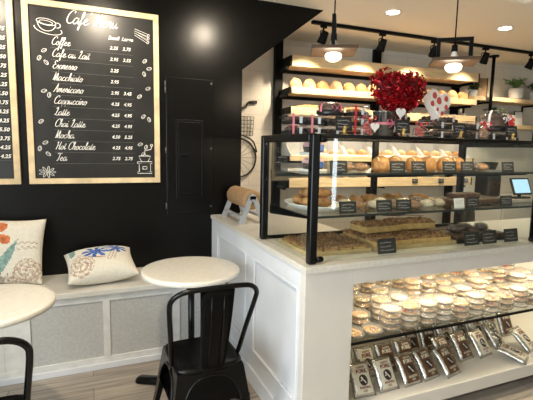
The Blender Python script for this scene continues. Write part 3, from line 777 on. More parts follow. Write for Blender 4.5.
for x, lab in ((1.146, 'right of the pink ribboned tubs'), (1.50, 'under the tinsel heart'), (1.894, 'right of the white heart box'), (2.30, 'in front of the round dark cookie dome')):
    clipc.put((x, 1.765, ZT), 0, 'chalk card on gold clip atop the case, %s' % lab, group='chalk cards on top of the case')

# ------------------------------------------------------------------ on top of the case
def rbox(bm, w, d, z0, z1, b, mi=0, top=1.0):
    vs = box(bm, (-w/2, -d/2, z0), (w/2, d/2, z1), b, mi)
    return vs
def make_tub(label, food, w=.105, d=.10, h=.052, lid=CLEAR, rib=None):
    t = thing('cookie_tub', label, 'cookie tub')
    bm = new(); rbox(bm, w, d, 0, h*.42, .006); obj('base', bm, BLACKPLASTIC, t)
    bm = new()
    for i in range(3):
        for j in range(2): ball(bm, ((i-1)*w*.29, (j-.5)*d*.42, h*.56), (w*.15, d*.2, h*.2), 1, 0, .2)
    obj('cookies', bm, food, t)
    bm = new(); rbox(bm, w*.98, d*.98, h*.42, h, .008); obj('lid', bm, lid, t)
    bm = new(); box(bm, (.006, -d/2-.001, .006), (.022, -d/2+.001, h-.012)); obj('sticker', bm, mat('grey_label', (.62, .64, .70), .4), t)  # label strip, paled to paint upright light glints on the tub
    if rib:
        bm = new(); w2, d2 = w/2+.001, d/2+.001
        for a, b in (((-.035, -d2-.001, 0), (-.023, -d2, h)), ((-.035, -d2, h), (-.023, d2, h+.0015))): box(bm, a, b)
        obj('ribbon', bm, rib, t)
    return t
def bow(bm, c, s, rnd=0):
    c = Vector(c)
    for sg in (1, -1):
        lp = catmull([c, c+Vector((sg*.6*s, -.1*s, .55*s)), c+Vector((sg*1.1*s, -.1*s, .35*s)), c+Vector((sg*.9*s, -.1*s, -.05*s)), c], 5)
        off = Vector((0, .35*s, 0))
        A = [bm.verts.new(p-off*.5) for p in lp]; B = [bm.verts.new(p+off*.5) for p in lp]; bridge(bm, A, B, closed=False)
        tl = catmull([c, c+Vector((sg*.5*s, -.25*s, -.5*s)), c+Vector((sg*1.0*s, -.3*s, -.75*s))], 5)
        A = [bm.verts.new(p-off*.35) for p in tl]; B = [bm.verts.new(p+off*.35) for p in tl]; bridge(bm, A, B, closed=False)
    ball(bm, c, s*.2, 1)
GT = 'dark cookie tubs on top of the case'
T1 = Kind(make_tub('t', DARKBROWN, rib=PINK)); T2 = Kind(make_tub('t', DARKBROWN)); T3 = Kind(make_tub('t', CRUST, rib=REDRIB))
H = .0525
for i, (x, k) in enumerate(((1.008, T1), (1.116, T1))):
    for l in (0, 1): k.put((x, 2.03, ZT+l*.0535), 0, 'pink ribboned cookie tub, %s of %s stack from the left on the case' % (('bottom', 'top')[l], ORD[i]), group=GT)
for l in (0, 1): T2.put((1.228, 2.03, ZT+l*H), R(2), 'dark cookie tub, %s of the stack under the pink ribboned dome' % ('bottom', 'top')[l], group=GT)
for l in (0, 1, 2): T3.put((1.345, 1.97, ZT+l*.0535), R(-3), 'red ribboned pastry tub, %s of the stack left of the steel bucket' % ('bottom', 'middle', 'top')[l], group='red ribboned tubs')
for l in (0, 1): T2.put((1.835, 1.905, ZT+l*H), R(3), 'dark cookie tub, %s of the stack below the strawberry heart box' % ('bottom', 'top')[l], group=GT)
T2.put((1.945, 1.88, ZT), R(-1), 'dark cookie tub left of the third clip card on the case', group=GT)
for l in (0, 1): T2.put((2.075, 1.88, ZT+l*H), R(2), 'dark cookie tub, %s of the stack right of the third clip card' % ('bottom', 'top')[l], group=GT)
for i, x in enumerate((2.215, 2.325)):
    T2.put((x, 1.88, ZT), 0, 'dark cookie tub under the round cookie dome, the %s one' % ('left', 'right')[i], group=GT)
for l in (0,): T2.put((2.42, 1.90, ZT), 0, 'dark cookie tub behind the rightmost clip card on the case', group=GT)
for i, (x, k, n_) in enumerate(((1.46, T2, 3), (1.62, T3, 2), (1.74, T1, 3), (1.99, T1, 3), (2.12, T2, 3), (2.37, T3, 2))):
    for l in range(n_): k.put((x, 2.10, ZT+l*.0535), R((3, -4, 2)[i % 3]), '%s of the %s tub stack from the left in the back row on the case' % (('bottom', 'second', 'third')[l], ORD[i]), group='tub stacks in the back row on the case')
def make_dome(label, food, rib, r=.082, h=.10, tagm=None):
    t = thing('dome_tub', label, 'cookie dome')
    bm = new(); lathe(bm, [(r*.9, 0), (r, .01), (r, .03)], 28); obj('base', bm, BLACKPLASTIC, t)
    bm = new()
    for i in range(16):
        a = i*2.4; q = r*.72*math.sqrt((i+.5)/16); ball(bm, (q*math.cos(a), q*math.sin(a), h*.62+.02*(1-q/r)), (.02, .02, .018), 1, 0, .2)
    ball(bm, (0, 0, .026), (r*.88, r*.88, h*.66), 3, 0, .12, flat=0); obj('cookies', bm, food, t)
    bm = new(); lathe(bm, [(r, .03), (r*.98, .05), (r*.88, h*.78), (r*.6, h*.97), (r*.2, h)], 28, capb=False, wob=lambda t: 1+.015*math.cos(14*t)); obj('lid', bm, CLEAR, t)
    bm = new()
    arc = [(-r*1.02, .02), (-r*1.0, .05), (-r*.9, h*.78+.003), (-r*.6, h*.98+.003), (0, h+.003), (r*.6, h*.98+.003), (r*.9, h*.78+.003), (r*1.0, .05), (r*1.02, .02)]
    for mxx in (Matrix.Rotation(R(20), 4, 'Z'), Matrix.Rotation(R(110), 4, 'Z')):
        A = [bm.verts.new(mxx @ Vector((x, -.006, z))) for x, z in arc]; B = [bm.verts.new(mxx @ Vector((x, .008, z))) for x, z in arc]; bridge(bm, A, B, closed=False)
    bow(bm, (0, -r*.93, h*.55), .026); obj('ribbon', bm, rib, t)
    if tagm:
        bm = new(); cyl(bm, (.025, -r-.004, .045), (.025, -r-.008, .047), .022, n=20); obj('gift_tag', bm, tagm, t)
    return t
d = make_dome('clear round dome of dark cookies with white ribbon and red tag', DARKBROWN, WHITERIB, .088, .125, REDRIB); d.location = (2.29, 1.885, ZT+H); 
d = make_dome('clear round dome of dark cookies with a big pink ribbon', DARKBROWN, PINK, .074, .072); d.location = (1.222, 2.03, ZT+2*H)
# cookie bag with white heart cookie
def make_bag(label, m, hm):
    t = thing('treat_bag', label, 'treat bag')
    bm = new(); lathe(bm, [(.02, 0), (.034, .004), (.037, .03), (.033, .06), (.012, .078), (.009, .083), (.022, .10), (.026, .112)], 18, sy=.7, wob=lambda t: 1+.08*math.cos(5*t)); obj('wrapper', bm, CELLO, t)
    bm = new()
    for i in range(9): ball(bm, (.018*math.cos(i*2.1), .010*math.sin(i*2.1), .014+.0058*i), (.012, .010, .010), 1, 0, .2)
    obj('sweets', bm, m, t)
    bm = new(); bow(bm, (0, -.012, .082), .035); obj('bow', bm, REDRIB, t)
    if hm:
        bm = new(); hp = [(.016*math.sin(a)**3*1.6, .0016*(13*math.cos(a)-5*math.cos(2*a)-2*math.cos(3*a)-math.cos(4*a))) for a in [2*PI*i/24 for i in range(24)]]
        prism(bm, hp, -.034, -.029); bmesh.ops.translate(bm, verts=bm.verts, vec=(.022, 0, .045)); obj('heart_tag', bm, hm, t)
    return t
tb = make_bag('red ribboned treat bag with a white heart, left of the steel bucket', REDFOOD, WHITERIB); tb.location = (1.325, 1.83, ZT)
tb = make_bag('small red and white treat bag between heart and strawberry box', REDFOOD, None); tb.location = (1.635, 1.80, ZT); tb.scale = (1, 1, .8)
tb = make_bag('clear treat bag of pale biscuits left of the round cookie dome', CRUST, None); tb.location = (2.105, 1.80, ZT)
# bucket with tinsel heart
bk_ = thing('steel_bucket', 'ribbed steel bucket with pink ribbon holding the red tinsel heart', 'bucket', (1.478, 1.90, ZT))
bm = new(); lathe(bm, [(.046, 0), (.050, .005), (.056, .128), (.059, .133), (.056, .135), (.051, .131), (.044, .012)], 64, capt=False, wob=lambda t: 1+.035*math.cos(16*t)); obj('pail', bm, BUCKETM, bk_)
bm = new(); lathe(bm, [(.0560, .062), (.0572, .063), (.058, .075), (.0568, .076)], 48, capb=False, capt=False); bow(bm, (.015, -.060, .072), .035); obj('ribbon', bm, PINK, bk_)
for q, (x, z, s) in enumerate(((.045, .115, 1.2), (.040, .030, 1.1))):
    bm = new(); hp = [(s*.026*math.sin(a)**3, s*.0016*(13*math.cos(a)-5*math.cos(2*a)-2*math.cos(3*a)-math.cos(4*a))) for a in [2*PI*i/24 for i in range(24)]]
    prism(bm, hp, -.082, -.078); bmesh.ops.translate(bm, verts=bm.verts, vec=(x, 0, z+.01)); obj('heart_tag', bm, WHITERIB, bk_)
hb = thing('tinsel_heart', 'large red tinsel heart rising from the steel bucket', 'heart decoration', (1.485, 1.90, ZT+.02))
bm = new(); tube(bm, [(0, 0, 0), (.02, 0, .10), (.075, 0, .2)], .006, 8); obj('stick', bm, REDRIB, hb)
def heartF(x, y, z): return (x*x+2.25*y*y+z*z-1)**3-x*x*z**3-.1125*y*y*z**3
cxh, czh, sx_, sy_, sz_ = .082, .198, .148, .085, .104
bm = new(); rnd = random.Random(3)
q = bmesh.ops.create_icosphere(bm, subdivisions=4, radius=1)
def hray(d):
    lo, hi = 0., 1.6
    for _ in range(22):
        m_ = (lo+hi)/2
        if heartF(*(d*m_)) < 0: lo = m_
        else: hi = m_
    return d*lo
for v in q['verts']:
    p = hray(v.co.normalized())*.86; v.co = Vector((cxh+p.x*sx_, p.y*sy_, czh+p.z*sz_))
obj('heart_core', bm, TINSELCORE, hb)
bm = new()
for i in range(2300):
    dvec = Vector((rnd.gauss(0, 1), rnd.gauss(0, 1), rnd.gauss(0, 1))).normalized()
    p = hray(dvec)*rnd.uniform(.86, 1.12); c = Vector((cxh+p.x*sx_, p.y*sy_, czh+p.z*sz_))
    n = Vector((rnd.gauss(0, 1), rnd.gauss(0, 1), rnd.gauss(0, 1))).normalized(); n = (n+dvec*.7).normalized()
    a = n.orthogonal().normalized(); a = (Matrix.Rotation(rnd.uniform(0, 6.28), 3, n) @ a); b = n.cross(a)
    s = rnd.uniform(.006, .013)
    v = [bm.verts.new(c+a*s*1.3), bm.verts.new(c+b*s*.6+n*s*.3), bm.verts.new(c-a*s*1.3), bm.verts.new(c-b*s*.6+n*s*.3)]
    bm.faces.new(v)
obj('tinsel', bm, TINSEL, hb, fix=False)
# white heart box with strawberries
hx = thing('heart_box', 'white heart shaped gift box printed with red strawberries', 'gift box', (1.862, 1.925, ZT+2*H))
def heart_poly(w, h, n=40):
    o = []
    for i in range(n):
        a = 2*PI*i/n; o.append((w/2*math.sin(a)**3, h/29*(13*math.cos(a)-5*math.cos(2*a)-2*math.cos(3*a)-math.cos(4*a)+2.5)))
    return o
mr = Matrix.Translation((0, 0, .083)) @ Matrix.Rotation(R(-12), 4, 'X') @ Matrix.Rotation(R(14), 4, 'Y')
bm = new(); prism(bm, heart_poly(.165, .165), -.03, .03); bmesh.ops.recalc_face_normals(bm, faces=bm.faces)
bmesh.ops.bevel(bm, geom=[e for e in bm.edges if abs(e.verts[0].co.y-e.verts[1].co.y) < 1e-6], offset=.006, segments=2, affect='EDGES')
bm.transform(mr); obj('box_body', bm, mat('box_white', (.78, .72, .68), .45), hx)
bm = new()
for (x, z, s) in ((-.01, .018, .022), (.045, -.005, .016), (-.055, -.012, .017), (.02, -.05, .014), (-.015, -.035, .011), (.04, .045, .018), (-.045, .04, .02)):
    pp = [(x+s*.8*math.sin(a)*(1-.15*math.cos(a)), z+s*math.cos(a)) for a in [2*PI*i/14 for i in range(14)]]
    prism(bm, pp, -.0312, -.0302)
bm.transform(mr); obj('strawberry_print', bm, mat('print_red', (.50, .07, .06), .5), hx)

# ------------------------------------------------------------------ baked goods in the case
def lump(name, label, cat, food, r, loc, rotz=0, group=None, jit=.25, sub=3, flat=-.7):
    bm = new(); ball(bm, (0, 0, 0), r, sub, 0, jit, flat=flat*r[2]); 
    zmin = min(v.co.z for v in bm.verts); bmesh.ops.translate(bm, verts=bm.verts, vec=(0, 0, -zmin))
    return tag(obj(name, bm, food, None, loc, (0, 0, rotz)), label, cat, group)
# upper shelf
mk = lambda f, l, c, g=None: None
def make_loaf(label, food, L=.075, W=.052, Hh=.05, slashes=True, cat='bread loaf', name='bread_loaf'):
    t = thing(name, label, cat)
    bm = new(); ball(bm, (0, 0, Hh*.62), (L, W, Hh), 3, 0, .12, flat=-Hh*.6); 
    zmin = min(v.co.z for v in bm.verts); bmesh.ops.translate(bm, verts=bm.verts, vec=(0, 0, -zmin)); obj('crust', bm, food, t)
    if slashes:
        bm = new()
        for q in (-.45, 0, .45):
            pts = []
            for e_ in (-.42, -.2, 0, .2, .42):
                px_, py_ = q*L*1.15+e_*.03, W*e_; pts.append((px_, py_, Hh*(.585+math.sqrt(max(0, 1-(px_/L)**2-(py_/W)**2)))-.002))
            tube(bm, pts, [.0015, .0045, .005, .0045, .0015], 6)
        obj('scoring', bm, mat('pale_crumb', (.80, .64, .40), .8), t)
    return t
RY = 2.0
MUF = Kind(make_loaf('m', CRUST, .054, .050, .052, True, 'pastry', 'glazed_bun'))
for i, (x, y, r_) in enumerate(((1.46, 1.88, .2), (1.565, 1.90, 1.2), (1.68, 1.87, .5), (1.80, 1.90, 2.1), (1.895, 1.86, .9), (2.008, 1.89, .2))):
    MUF.put((x, y, S1), r_, 'golden glazed bun on the upper glass shelf, %s from the left' % ORD[i], group='glazed buns on the upper glass shelf')
def make_wrap(label, food, w=.10, d=.085, h=.045):
    t = thing('wrapped_pastry', label, 'wrapped pastry')
    bm = new(); ball(bm, (0, 0, h*.5), (w*.42, d*.42, h*.46), 3, 0, .3, flat=-h*.45); obj('pastry', bm, food, t)
    bm = new(); ball(bm, (0, 0, h*.5), (w*.5, d*.5, h*.56), 3, 0, .35, flat=-h*.5); obj('wrapper', bm, CELLO, t)
    return t
WR = Kind(make_wrap('w', CRUST)); WRD = Kind(make_wrap('w', DARKBROWN)); WRC = Kind(make_wrap('w', CREAMFOOD))
for i, (x, y, k) in enumerate(((1.22, 1.86, WR), (1.33, 1.88, WR), (1.33, 1.99, WRC), (1.22, 2.0, WRC))):
    k.put((x, y, S1+.0006), .3*i, 'wrapped pastry on the upper glass shelf left of the buns, %s' % ('front left', 'front right', 'back right', 'back left')[i], group='wrapped pastries upper shelf')
for i, (x, y, k) in enumerate(((2.10, 1.86, WRD), (2.19, 1.87, WR), (2.26, 1.95, WRD))):
    k.put((x, y, S1+.0006), .4*i, 'wrapped pastry right of the buns on the upper shelf, %s from left' % ORD[i], group='wrapped pastries upper shelf')
def make_box(label):
    t = thing('cupcake_box', label, 'cupcake box')
    bm = new(); box(bm, (-.055, -.05, 0), (.055, .05, .012), .003); obj('tray', bm, WHITEPLASTIC, t)
    for x in (-.026, .026):
        for y in (-.024, .024):
            bm = new(); cyl(bm, (x, y, .0125), (x, y, .04), .014, .019, 14); cu = obj('cupcake', bm, DARKBROWN, t)
            bm = new(); lathe(bm, [(.021, .04), (.023, .046), (.016, .056), (.011, .062), (.003, .070)], 14, c=(x, y, 0)); obj('icing', bm, mat('pink_icing', (.72, .42, .42), .5), cu)
    bm = new(); box(bm, (-.055, -.05, .0122), (.055, .05, .082), .006); obj('lid', bm, CLEAR, t)
    bm = new(); box(bm, (-.02, -.052, .02), (.03, -.0505, .05)); obj('sticker', bm, LABELBLUE, t)
    return t
CB = Kind(make_box('b'))
for l in (0, 1): CB.put((1.055, 1.90, S1+.0005+.0828*l), 0, 'clear box of pink iced cupcakes at left of the upper shelf, %s' % ('lower', 'upper')[l], group='clear boxes of cupcakes')
# lower shelf
tr = thing('serving_tray', 'white oval serving tray of pastries at left of the lower shelf', 'tray', (1.12, 2.0, S2))
bm = new(); lathe(bm, [(.10, 0), (.118, .006), (.142, .026), (.146, .03), (.140, .031), (.112, .011), (.02, .009)], 40, sx=1.0, sy=1.45); obj('tray_dish', bm, WHITEPLASTIC, tr)
tr.location = (1.118, 1.99, S2)
def make_croissant(label):
    t = thing('croissant', label, 'pastry')
    bm = new(); pts = []; rs = []
    for i in range(25):
        s = i/24; a = PI*(.12+.76*s); pts.append((.062*math.cos(a), .045*math.sin(a), .022)); rs.append((.005+.022*math.sin(PI*s)**.8)*(1+.10*abs(math.sin(s*PI*6))))
    tube(bm, pts, rs, 12); zmin = min(v.co.z for v in bm.verts); bmesh.ops.translate(bm, verts=bm.verts, vec=(0, -.02, -zmin)); obj('dough', bm, CRUST, t)
    return t
CRO = Kind(make_croissant('c'))
k = 0
for (x, y, z, r_) in ((1.10, 1.85, .0115, .3), (1.15, 1.93, .0115, 1.2), (1.08, 1.95, .0115, 2.6), (1.16, 2.02, .0115, .1), (1.08, 2.05, .0115, 1.0), (1.13, 2.11, .0115, 2.0), (1.12, 1.89, .056, .3), (1.11, 2.02, .056, 2.9)):
    CRO.put((x, y, S2+z), r_, 'golden croissant on the white oval tray, %s counted front to back' % ORD[k] if k < 6 else 'golden croissant lying on top of the others on the white tray, %s one' % ('front', 'back')[k-6], group='croissants on the white tray'); k += 1
for i, (x, y, r_) in enumerate(((1.33, 2.06, .4), (1.44, 2.04, 1.3), (1.55, 2.08, 2.2), (1.66, 2.05, .2), (1.77, 2.07, 1.1), (1.88, 2.05, 2.7))):
    CRO.put((x, y, S2+.0006), r_, 'golden croissant at the back of the lower glass shelf, %s from the left' % ORD[i], group='croissants at the back of the lower shelf')
lab = ['front', 'second', 'third', 'fourth', 'fifth', 'sixth', 'seventh', 'eighth', 'ninth', 'tenth']
for i, (x, y, k) in enumerate(((1.305, 1.86, WR), (1.30, 1.97, WRC), (1.43, 1.88, WRC), (1.55, 1.87, WR), (1.645, 1.83, WR), (1.67, 1.93, WRC), (1.755, 1.84, WRC), (1.78, 1.95, WRD), (1.86, 1.86, WRC), (1.545, 1.98, WRC))):
    k.put((x, y, S2+.0006), .5*i, 'wrapped pastry on the lower glass shelf, %s from the left' % ORD[i] if i not in (1, 5, 7, 9) else 'wrapped pastry in the back row of the lower shelf, %s from left' % ORD[(1, 9, 5, 7).index(i)], group='wrapped pastries lower shelf')
def make_slab(label, food, w=.13, d=.11, h=.03, top=None, name='brownie', cat='brownie'):
    t = thing(name, label, cat)
    bm = new(); vs = box(bm, (-w/2, -d/2, 0), (w/2, d/2, h), .006)
    obj('slab', bm, food, t)
    if top:
        bm = new(); rnd = random.Random(5); n = 22
        g = [[bm.verts.new(((i/n-.5)*w*.99, (j/n-.5)*d*.99, h+.002+.022*abs(noise.noise(Vector((i*.37, j*.37, w*50))))+rnd.uniform(0, .008))) for i in range(n+1)] for j in range(n+1)]
        lowv = [[bm.verts.new((v.co.x, v.co.y, h+.0003)) for v in r_] for r_ in (g[0], g[-1])]
        for j in range(n):
            for i in range(n): bm.faces.new((g[j][i], g[j][i+1], g[j+1][i+1], g[j+1][i]))
        for e, r_ in ((0, g[0]), (1, g[-1])): bridge(bm, r_, lowv[e], closed=False)
        L0 = [g[j][0] for j in range(n+1)]; R0 = [g[j][n] for j in range(n+1)]
        for cl in (L0, R0):
            q = [bm.verts.new((v.co.x, v.co.y, h+.0003)) for v in cl]; bridge(bm, cl, q, closed=False)
        obj('topping', bm, top, t)
    return t
BR = Kind(make_slab('b', DARKBROWN, .095, .085, .032))
pos = [(2.02, 1.87), (2.125, 1.87), (2.23, 1.88), (2.34, 1.88), (2.02, 1.97), (2.125, 1.97), (2.23, 1.98), (2.34, 1.98), (2.07, 1.92), (2.18, 1.93)]
for i, (x, y) in enumerate(pos):
    BR.put((x, y, S2+.0004+(.0322 if i > 7 else 0)), .05*(-1)**i, 'dark brownie on the lower glass shelf, %s' % (('front row, %s from left' % ORD[i]) if i < 4 else ('back row, %s from left' % ORD[i-4]) if i < 8 else ('top layer, %s one' % ('left', 'right')[i-8])), group='brownies on the lower glass shelf')
# case floor trays
def make_tray(label, w, d, loc, m):
    t = thing('bakery_tray', label, 'tray', loc)
    bm = new(); box(bm, (-w/2, -d/2, 0), (w/2, d/2, .008), .002); obj('tray_base', bm, m, t)
    bm = new()
    for a, b in (((-w/2, -d/2, .008), (w/2, -d/2+.006, .022)), ((-w/2, d/2-.006, .008), (w/2, d/2, .022)), ((-w/2, -d/2+.006, .008), (-w/2+.006, d/2-.006, .022)), ((w/2-.006, -d/2+.006, .008), (w/2, d/2-.006, .022))): box(bm, a, b, .001)
    obj('tray_rim', bm, m, t)
    return t
YT_ = mat('parchment', (.46, .33, .15), .6, var=.1, vscale=20)
make_tray('parchment lined tray of nut squares at left inside the case', .37, .36, (1.185, 1.985, TOPZ), YT_)
make_tray('parchment lined tray of crumb cake in the middle of the case', .58, .36, (1.675, 1.985, TOPZ), YT_)
make_tray('dark tray of brownies at right inside the case', .44, .36, (2.20, 1.985, TOPZ), BLACKPLASTIC)
NS = Kind(make_slab('n', CAKE, .073, .062, .018, CRUMB, 'nut_square', 'pastry square'))
for r_ in range(4):
    for c_ in range(4):
        NS.put((1.052+.089*c_, 1.862+.082*r_, TOPZ+.0085), R(random.uniform(-16, 16)), 'nut topped pastry square in left tray, row %s from front, %s from left' % (('one', 'two', 'three', 'four')[r_], ORD[c_]), group='nut squares in the left tray')
CK = Kind(make_slab('c', CAKE, .26, .150, .036, CRUMB, 'crumb_cake', 'crumb cake'))
for i, (x, y, l) in enumerate(((1.535, 1.90, 'front left'), (1.81, 1.90, 'front right'), (1.535, 2.065, 'back left'), (1.81, 2.065, 'back right'))):
    CK.put((x, y, TOPZ+.0085), R((2, -3, -1, 2)[i]), 'slab of brown crumb cake, %s in the middle tray' % l, group='crumb cake slabs')
CK.put((1.56, 2.03, TOPZ+.0085+.056), R(4), 'slab of brown crumb cake on top of the others, left one', group='crumb cake slabs')
CK.put((1.835, 2.05, TOPZ+.0085+.056), R(-3), 'slab of brown crumb cake on top of the others, right one', group='crumb cake slabs')
for r_ in range(3):
    for c_ in range(4):
        BR.put((2.035+.105*c_, 1.866+.098*r_, TOPZ+.0085), R(random.uniform(-5, 5)), 'dark brownie in the right tray, row %s from front, %s from left' % (('one', 'two', 'three')[r_], ORD[c_]), group='brownies in the right tray')
for i, (x, y) in enumerate(((2.09, 1.93), (2.20, 1.97), (2.31, 1.94))):
    WRD.put((x, y, TOPZ+.0085+.0326), .4*i, 'wrapped dark pastry on top of the right tray brownies, %s from left' % ORD[i], group='wrapped dark pastries')
pl = obj('cake_knife', new(), DARKWOOD); pl.data.clear_geometry()
bm = new(); tube(bm, [(0, 0, 0), (.12, .02, .0), (.17, .028, 0)], [.008, .009, .006], 8); box(bm, (.17, .01, -.002), (.30, .045, .001), .0005); bm.to_mesh(pl.data); bm.free(); tag(pl, 'brown handled cake server lying on the crumb cake', 'cake server'); pl.location = (1.66, 2.10, TOPZ+.0085+.133); pl.rotation_euler = (0, R(3), R(-8))

# ------------------------------------------------------------------ lower display: tubs of pies
def make_pie(food, crust=True):
    t = thing('pie_tub', 'p', 'pie tub'); r = .058
    bm = new(); lathe(bm, [(r*.82, 0), (r*.9, .003), (r, .012), (r*1.02, .0135)], 20, capt=False); obj('tub_base', bm, glass('tub_plastic', (.88, .88, .87), .12, 1.6, .28, (.60, .59, .54), bump=.6), t)
    bm = new(); lathe(bm, [(r*.62, .003), (r*.78, .013), (r*.74, .0165), (r*.62, .014), (r*.3, .016), (r*.05, .016)], 18, wob=lambda a: 1+.04*math.cos(9*a))
    rnd_ = random.Random(len(food.name))
    for i in range(11):
        a = rnd_.uniform(0, 6.28); q = r*.58*math.sqrt(rnd_.random()); ball(bm, (q*math.cos(a), q*math.sin(a), .017), (rnd_.uniform(.006, .013), rnd_.uniform(.006, .013), .006), 1, 1 if i % 4 else 0, .3)
    PG = mat('pie_gold', (.40, .20, .05), .55, col2=(.70, .47, .19), vscale=60, bump=.4, bscale=80)
    obj('pie', bm, [PG if food is not CREAMFOOD else CREAMFOOD, PG if food is CRUST else food], t)
    bm = new(); lathe(bm, [(r*1.02, .0137), (r*1.03, .0155), (r*.97, .018), (r*.90, .030), (r*.84, .0325), (r*.78, .0318), (r*.2, .0312)], 24, capb=False, wob=lambda a: 1+.02*math.cos(12*a)); obj('tub_lid', bm, glass('lid_plastic', (.95, .95, .94), .12, 1.7, .10, bump=.8), t)
    return t
PK = [Kind(make_pie(f)) for f in (CREAMFOOD, CRUST, REDFOOD, GREENFOOD, DARKBROWN)]
PN = ['cream', 'golden', 'strawberry', 'green', 'chocolate']
GZ = .4974
rnd = random.Random(11)
LAY = ['lowest', 'second', 'third', 'fourth', 'fifth']
def pie(k, x, y, z, label): PK[k].put((x+rnd.uniform(-.0025, .0025), y+rnd.uniform(-.0035, .0035), z), rnd.uniform(0, 6), label, group='clear pie tubs in the lower display')
for ri, (rn, y, xs_) in enumerate((('front', 1.765, [1.485+.124*i for i in range(10)]), ('middle', 1.893, [1.52+.124*i for i in range(11)]), ('back', 2.02, [1.36+.124*i for i in range(13)]), ('rearmost', 2.146, [1.36+.124*i for i in range(14)]))):
    for si, x in enumerate(xs_):
        for l in range(rnd.choice((3, 4, 4, 5)) if ri else rnd.choice((3, 4, 4))):
            if ri < 2: k = rnd.choice((0, 0, 1, 1, 1, 0, 0, 2, 4)) if x < 2.2 else rnd.choice((0, 1, 2, 2, 2, 3))
            else: k = rnd.choice((0, 1, 3, 1, 3, 1, 4)) if x < 2.2 else rnd.choice((1, 2, 3, 3, 1, 2))
            pie(k, x, y, GZ+l*.0331, '%s pie tub, %s layer of %s stack from left, %s row of lower display' % (PN[k], LAY[l], ORD[si], rn))
for i, (x, y) in enumerate(((1.245, 1.765), (1.365, 1.765), (1.245, 1.893), (1.375, 1.893))):
    for l in range(1 if y < 1.8 else 2):
        pie(1, x, y, GZ+l*.0331, 'golden pie tub at left end of the lower display, %s%s' % (('front left', 'front right', 'back left', 'back right')[i], '' if y < 1.8 else (', lower', ', upper')[l]))

# ------------------------------------------------------------------ coffee bags
def make_coffee(foil, lab, ink1, ink2, W=.136, L=.176, th=.044):
    t = thing('coffee_bag', 'c', 'coffee bag'); n, m = 14, 22
    bm = new()
    for side in (1, -1):
        g = []
        for j in range(m+1):
            row = []
            for i in range(n+1):
                u, v = 2*i/n-1, 2*j/m-1
                e = max(0, 1-abs(u)**3)*max(0, 1-abs(v*1.04)**4) if abs(v) < .96 else 0
                row.append(bm.verts.new((u*W/2*(1-.07*max(0, 1-v*v)), v*L/2, side*(th/2*e**.6)+(.002*noise.noise(Vector((u*4, v*5, side)))*3*e) + .0005*side)))
            g.append(row)
        for j in range(m):
            for i in range(n):
                f = bm.faces.new((g[j][i], g[j][i+1], g[j+1][i+1], g[j+1][i])); f.smooth = True
        if side == 1: top = g
    bmesh.ops.remove_doubles(bm, verts=bm.verts, dist=.0012); o = obj('pouch', bm, foil, t)
    bm = new(); g = []
    for j in range(2, m-1):
        row = []
        for i in range(2, n-1):
            u, v = 2*i/n-1, 2*j/m-1
            e = max(0, 1-abs(u)**3)*max(0, 1-abs(v*1.04)**4)
            row.append(bm.verts.new((u*W/2*(1-.07*max(0, 1-v*v)), v*L/2, th/2*e**.6+.006*noise.noise(Vector((u*4, v*5, 1)))*e+.0016)))
        g.append(row)
    for a, b in zip(g, g[1:]): bridge(bm, a, b, closed=False)
    obj('label_panel', bm, lab, t)
    def sz(x, y):
        u, v = x/(W/2), y/(L/2); e = max(0, 1-abs(u)**3)*max(0, 1-abs(v*1.04)**4); return th/2*e**.6+.006*noise.noise(Vector((u*4, v*5, 1)))*e+.0035
    bm = new(); text(bm, 'NORTH', .014, Matrix.Translation((0, .054, 0)), bold=.0006); text(bm, 'FORK', .027, Matrix.Translation((0, .030, 0)), bold=.0012, sx=.95)
    text(bm, 'ROASTING', .015, Matrix.Translation((0, -.048, 0)), bold=.0006, sx=.85); text(bm, 'CO.', .015, Matrix.Translation((0, -.064, 0)), bold=.0006)
    for v in bm.verts: v.co.z = sz(v.co.x, v.co.y)
    obj('lettering', bm, ink1, t, fix=False)
    bm = new(); ra = ring(bm, [(.026*math.cos(a), -.006+.028*math.sin(a), 0) for a in [2*PI*i/20 for i in range(20)]])
    cv = bm.verts.new((0, -.006, 0))
    for i in range(20): bm.faces.new((ra[i], ra[(i+1) % 20], cv))
    for v in bm.verts: v.co.z = sz(v.co.x, v.co.y)
    em = obj('emblem', bm, INKDARK, t)
    bm = new(); stroke(bm, [(-.010, .010), (-.002, -.004), (.004, -.010), (.010, -.022)], .006, Matrix.Identity(4))
    for v in bm.verts: v.co.z = sz(v.co.x, v.co.y)+.0012
    obj('emblem_mark', bm, CHALK, em, fix=False)
    return t
KS = Kind(make_coffee(SILVER, LABELSILVER, INKRED, INKDARK)); KB = Kind(make_coffee(SILVER, LABELBROWN, LABELSILVER, INKDARK)); KF = Kind(make_coffee(SILVER, SILVER, INKDARK, INKDARK))
DZ = .152
def bag(k, x, y, tilt, rz, label, lift=0, roll=0):
    # (x, y) is where the lower edge stands on the deck
    L = .176; th = .022
    t_ = R(tilt); mxr = Matrix.Rotation(R(rz), 3, 'Z') @ Matrix.Rotation(t_, 3, 'X')
    bot = mxr @ Vector((0, -L/2, 0))
    pouch = [c for c in k.root.children if c.name.startswith('pouch')][0]
    z = DZ+.0008-min((mxr @ v.co).z for v in pouch.data.vertices)
    e = mxr.to_euler()
    k.put((x-bot.x, y-bot.y, z), 0, label, rot=e, group='coffee bags on the lower deck')
bag(KS, 1.325, 1.735, 54, -3, 'silver coffee bag with cream label, front row, leftmost')
bag(KS, 1.483, 1.735, 56, 1, 'silver coffee bag with cream label, front row, second from the left')
bag(KB, 1.648, 1.735, 54, 5, 'brown labelled coffee bag, front row, third from the left')
bag(KB, 1.795, 1.745, 52, 9, 'brown labelled coffee bag, front row, fourth from the left')
bag(KB, 1.945, 1.728, 48, 12, 'brown labelled coffee bag, front row, fifth from left beside bare deck')
bag(KB, 2.02, 1.84, 54, 8, 'brown labelled coffee bag behind the fifth front bag')
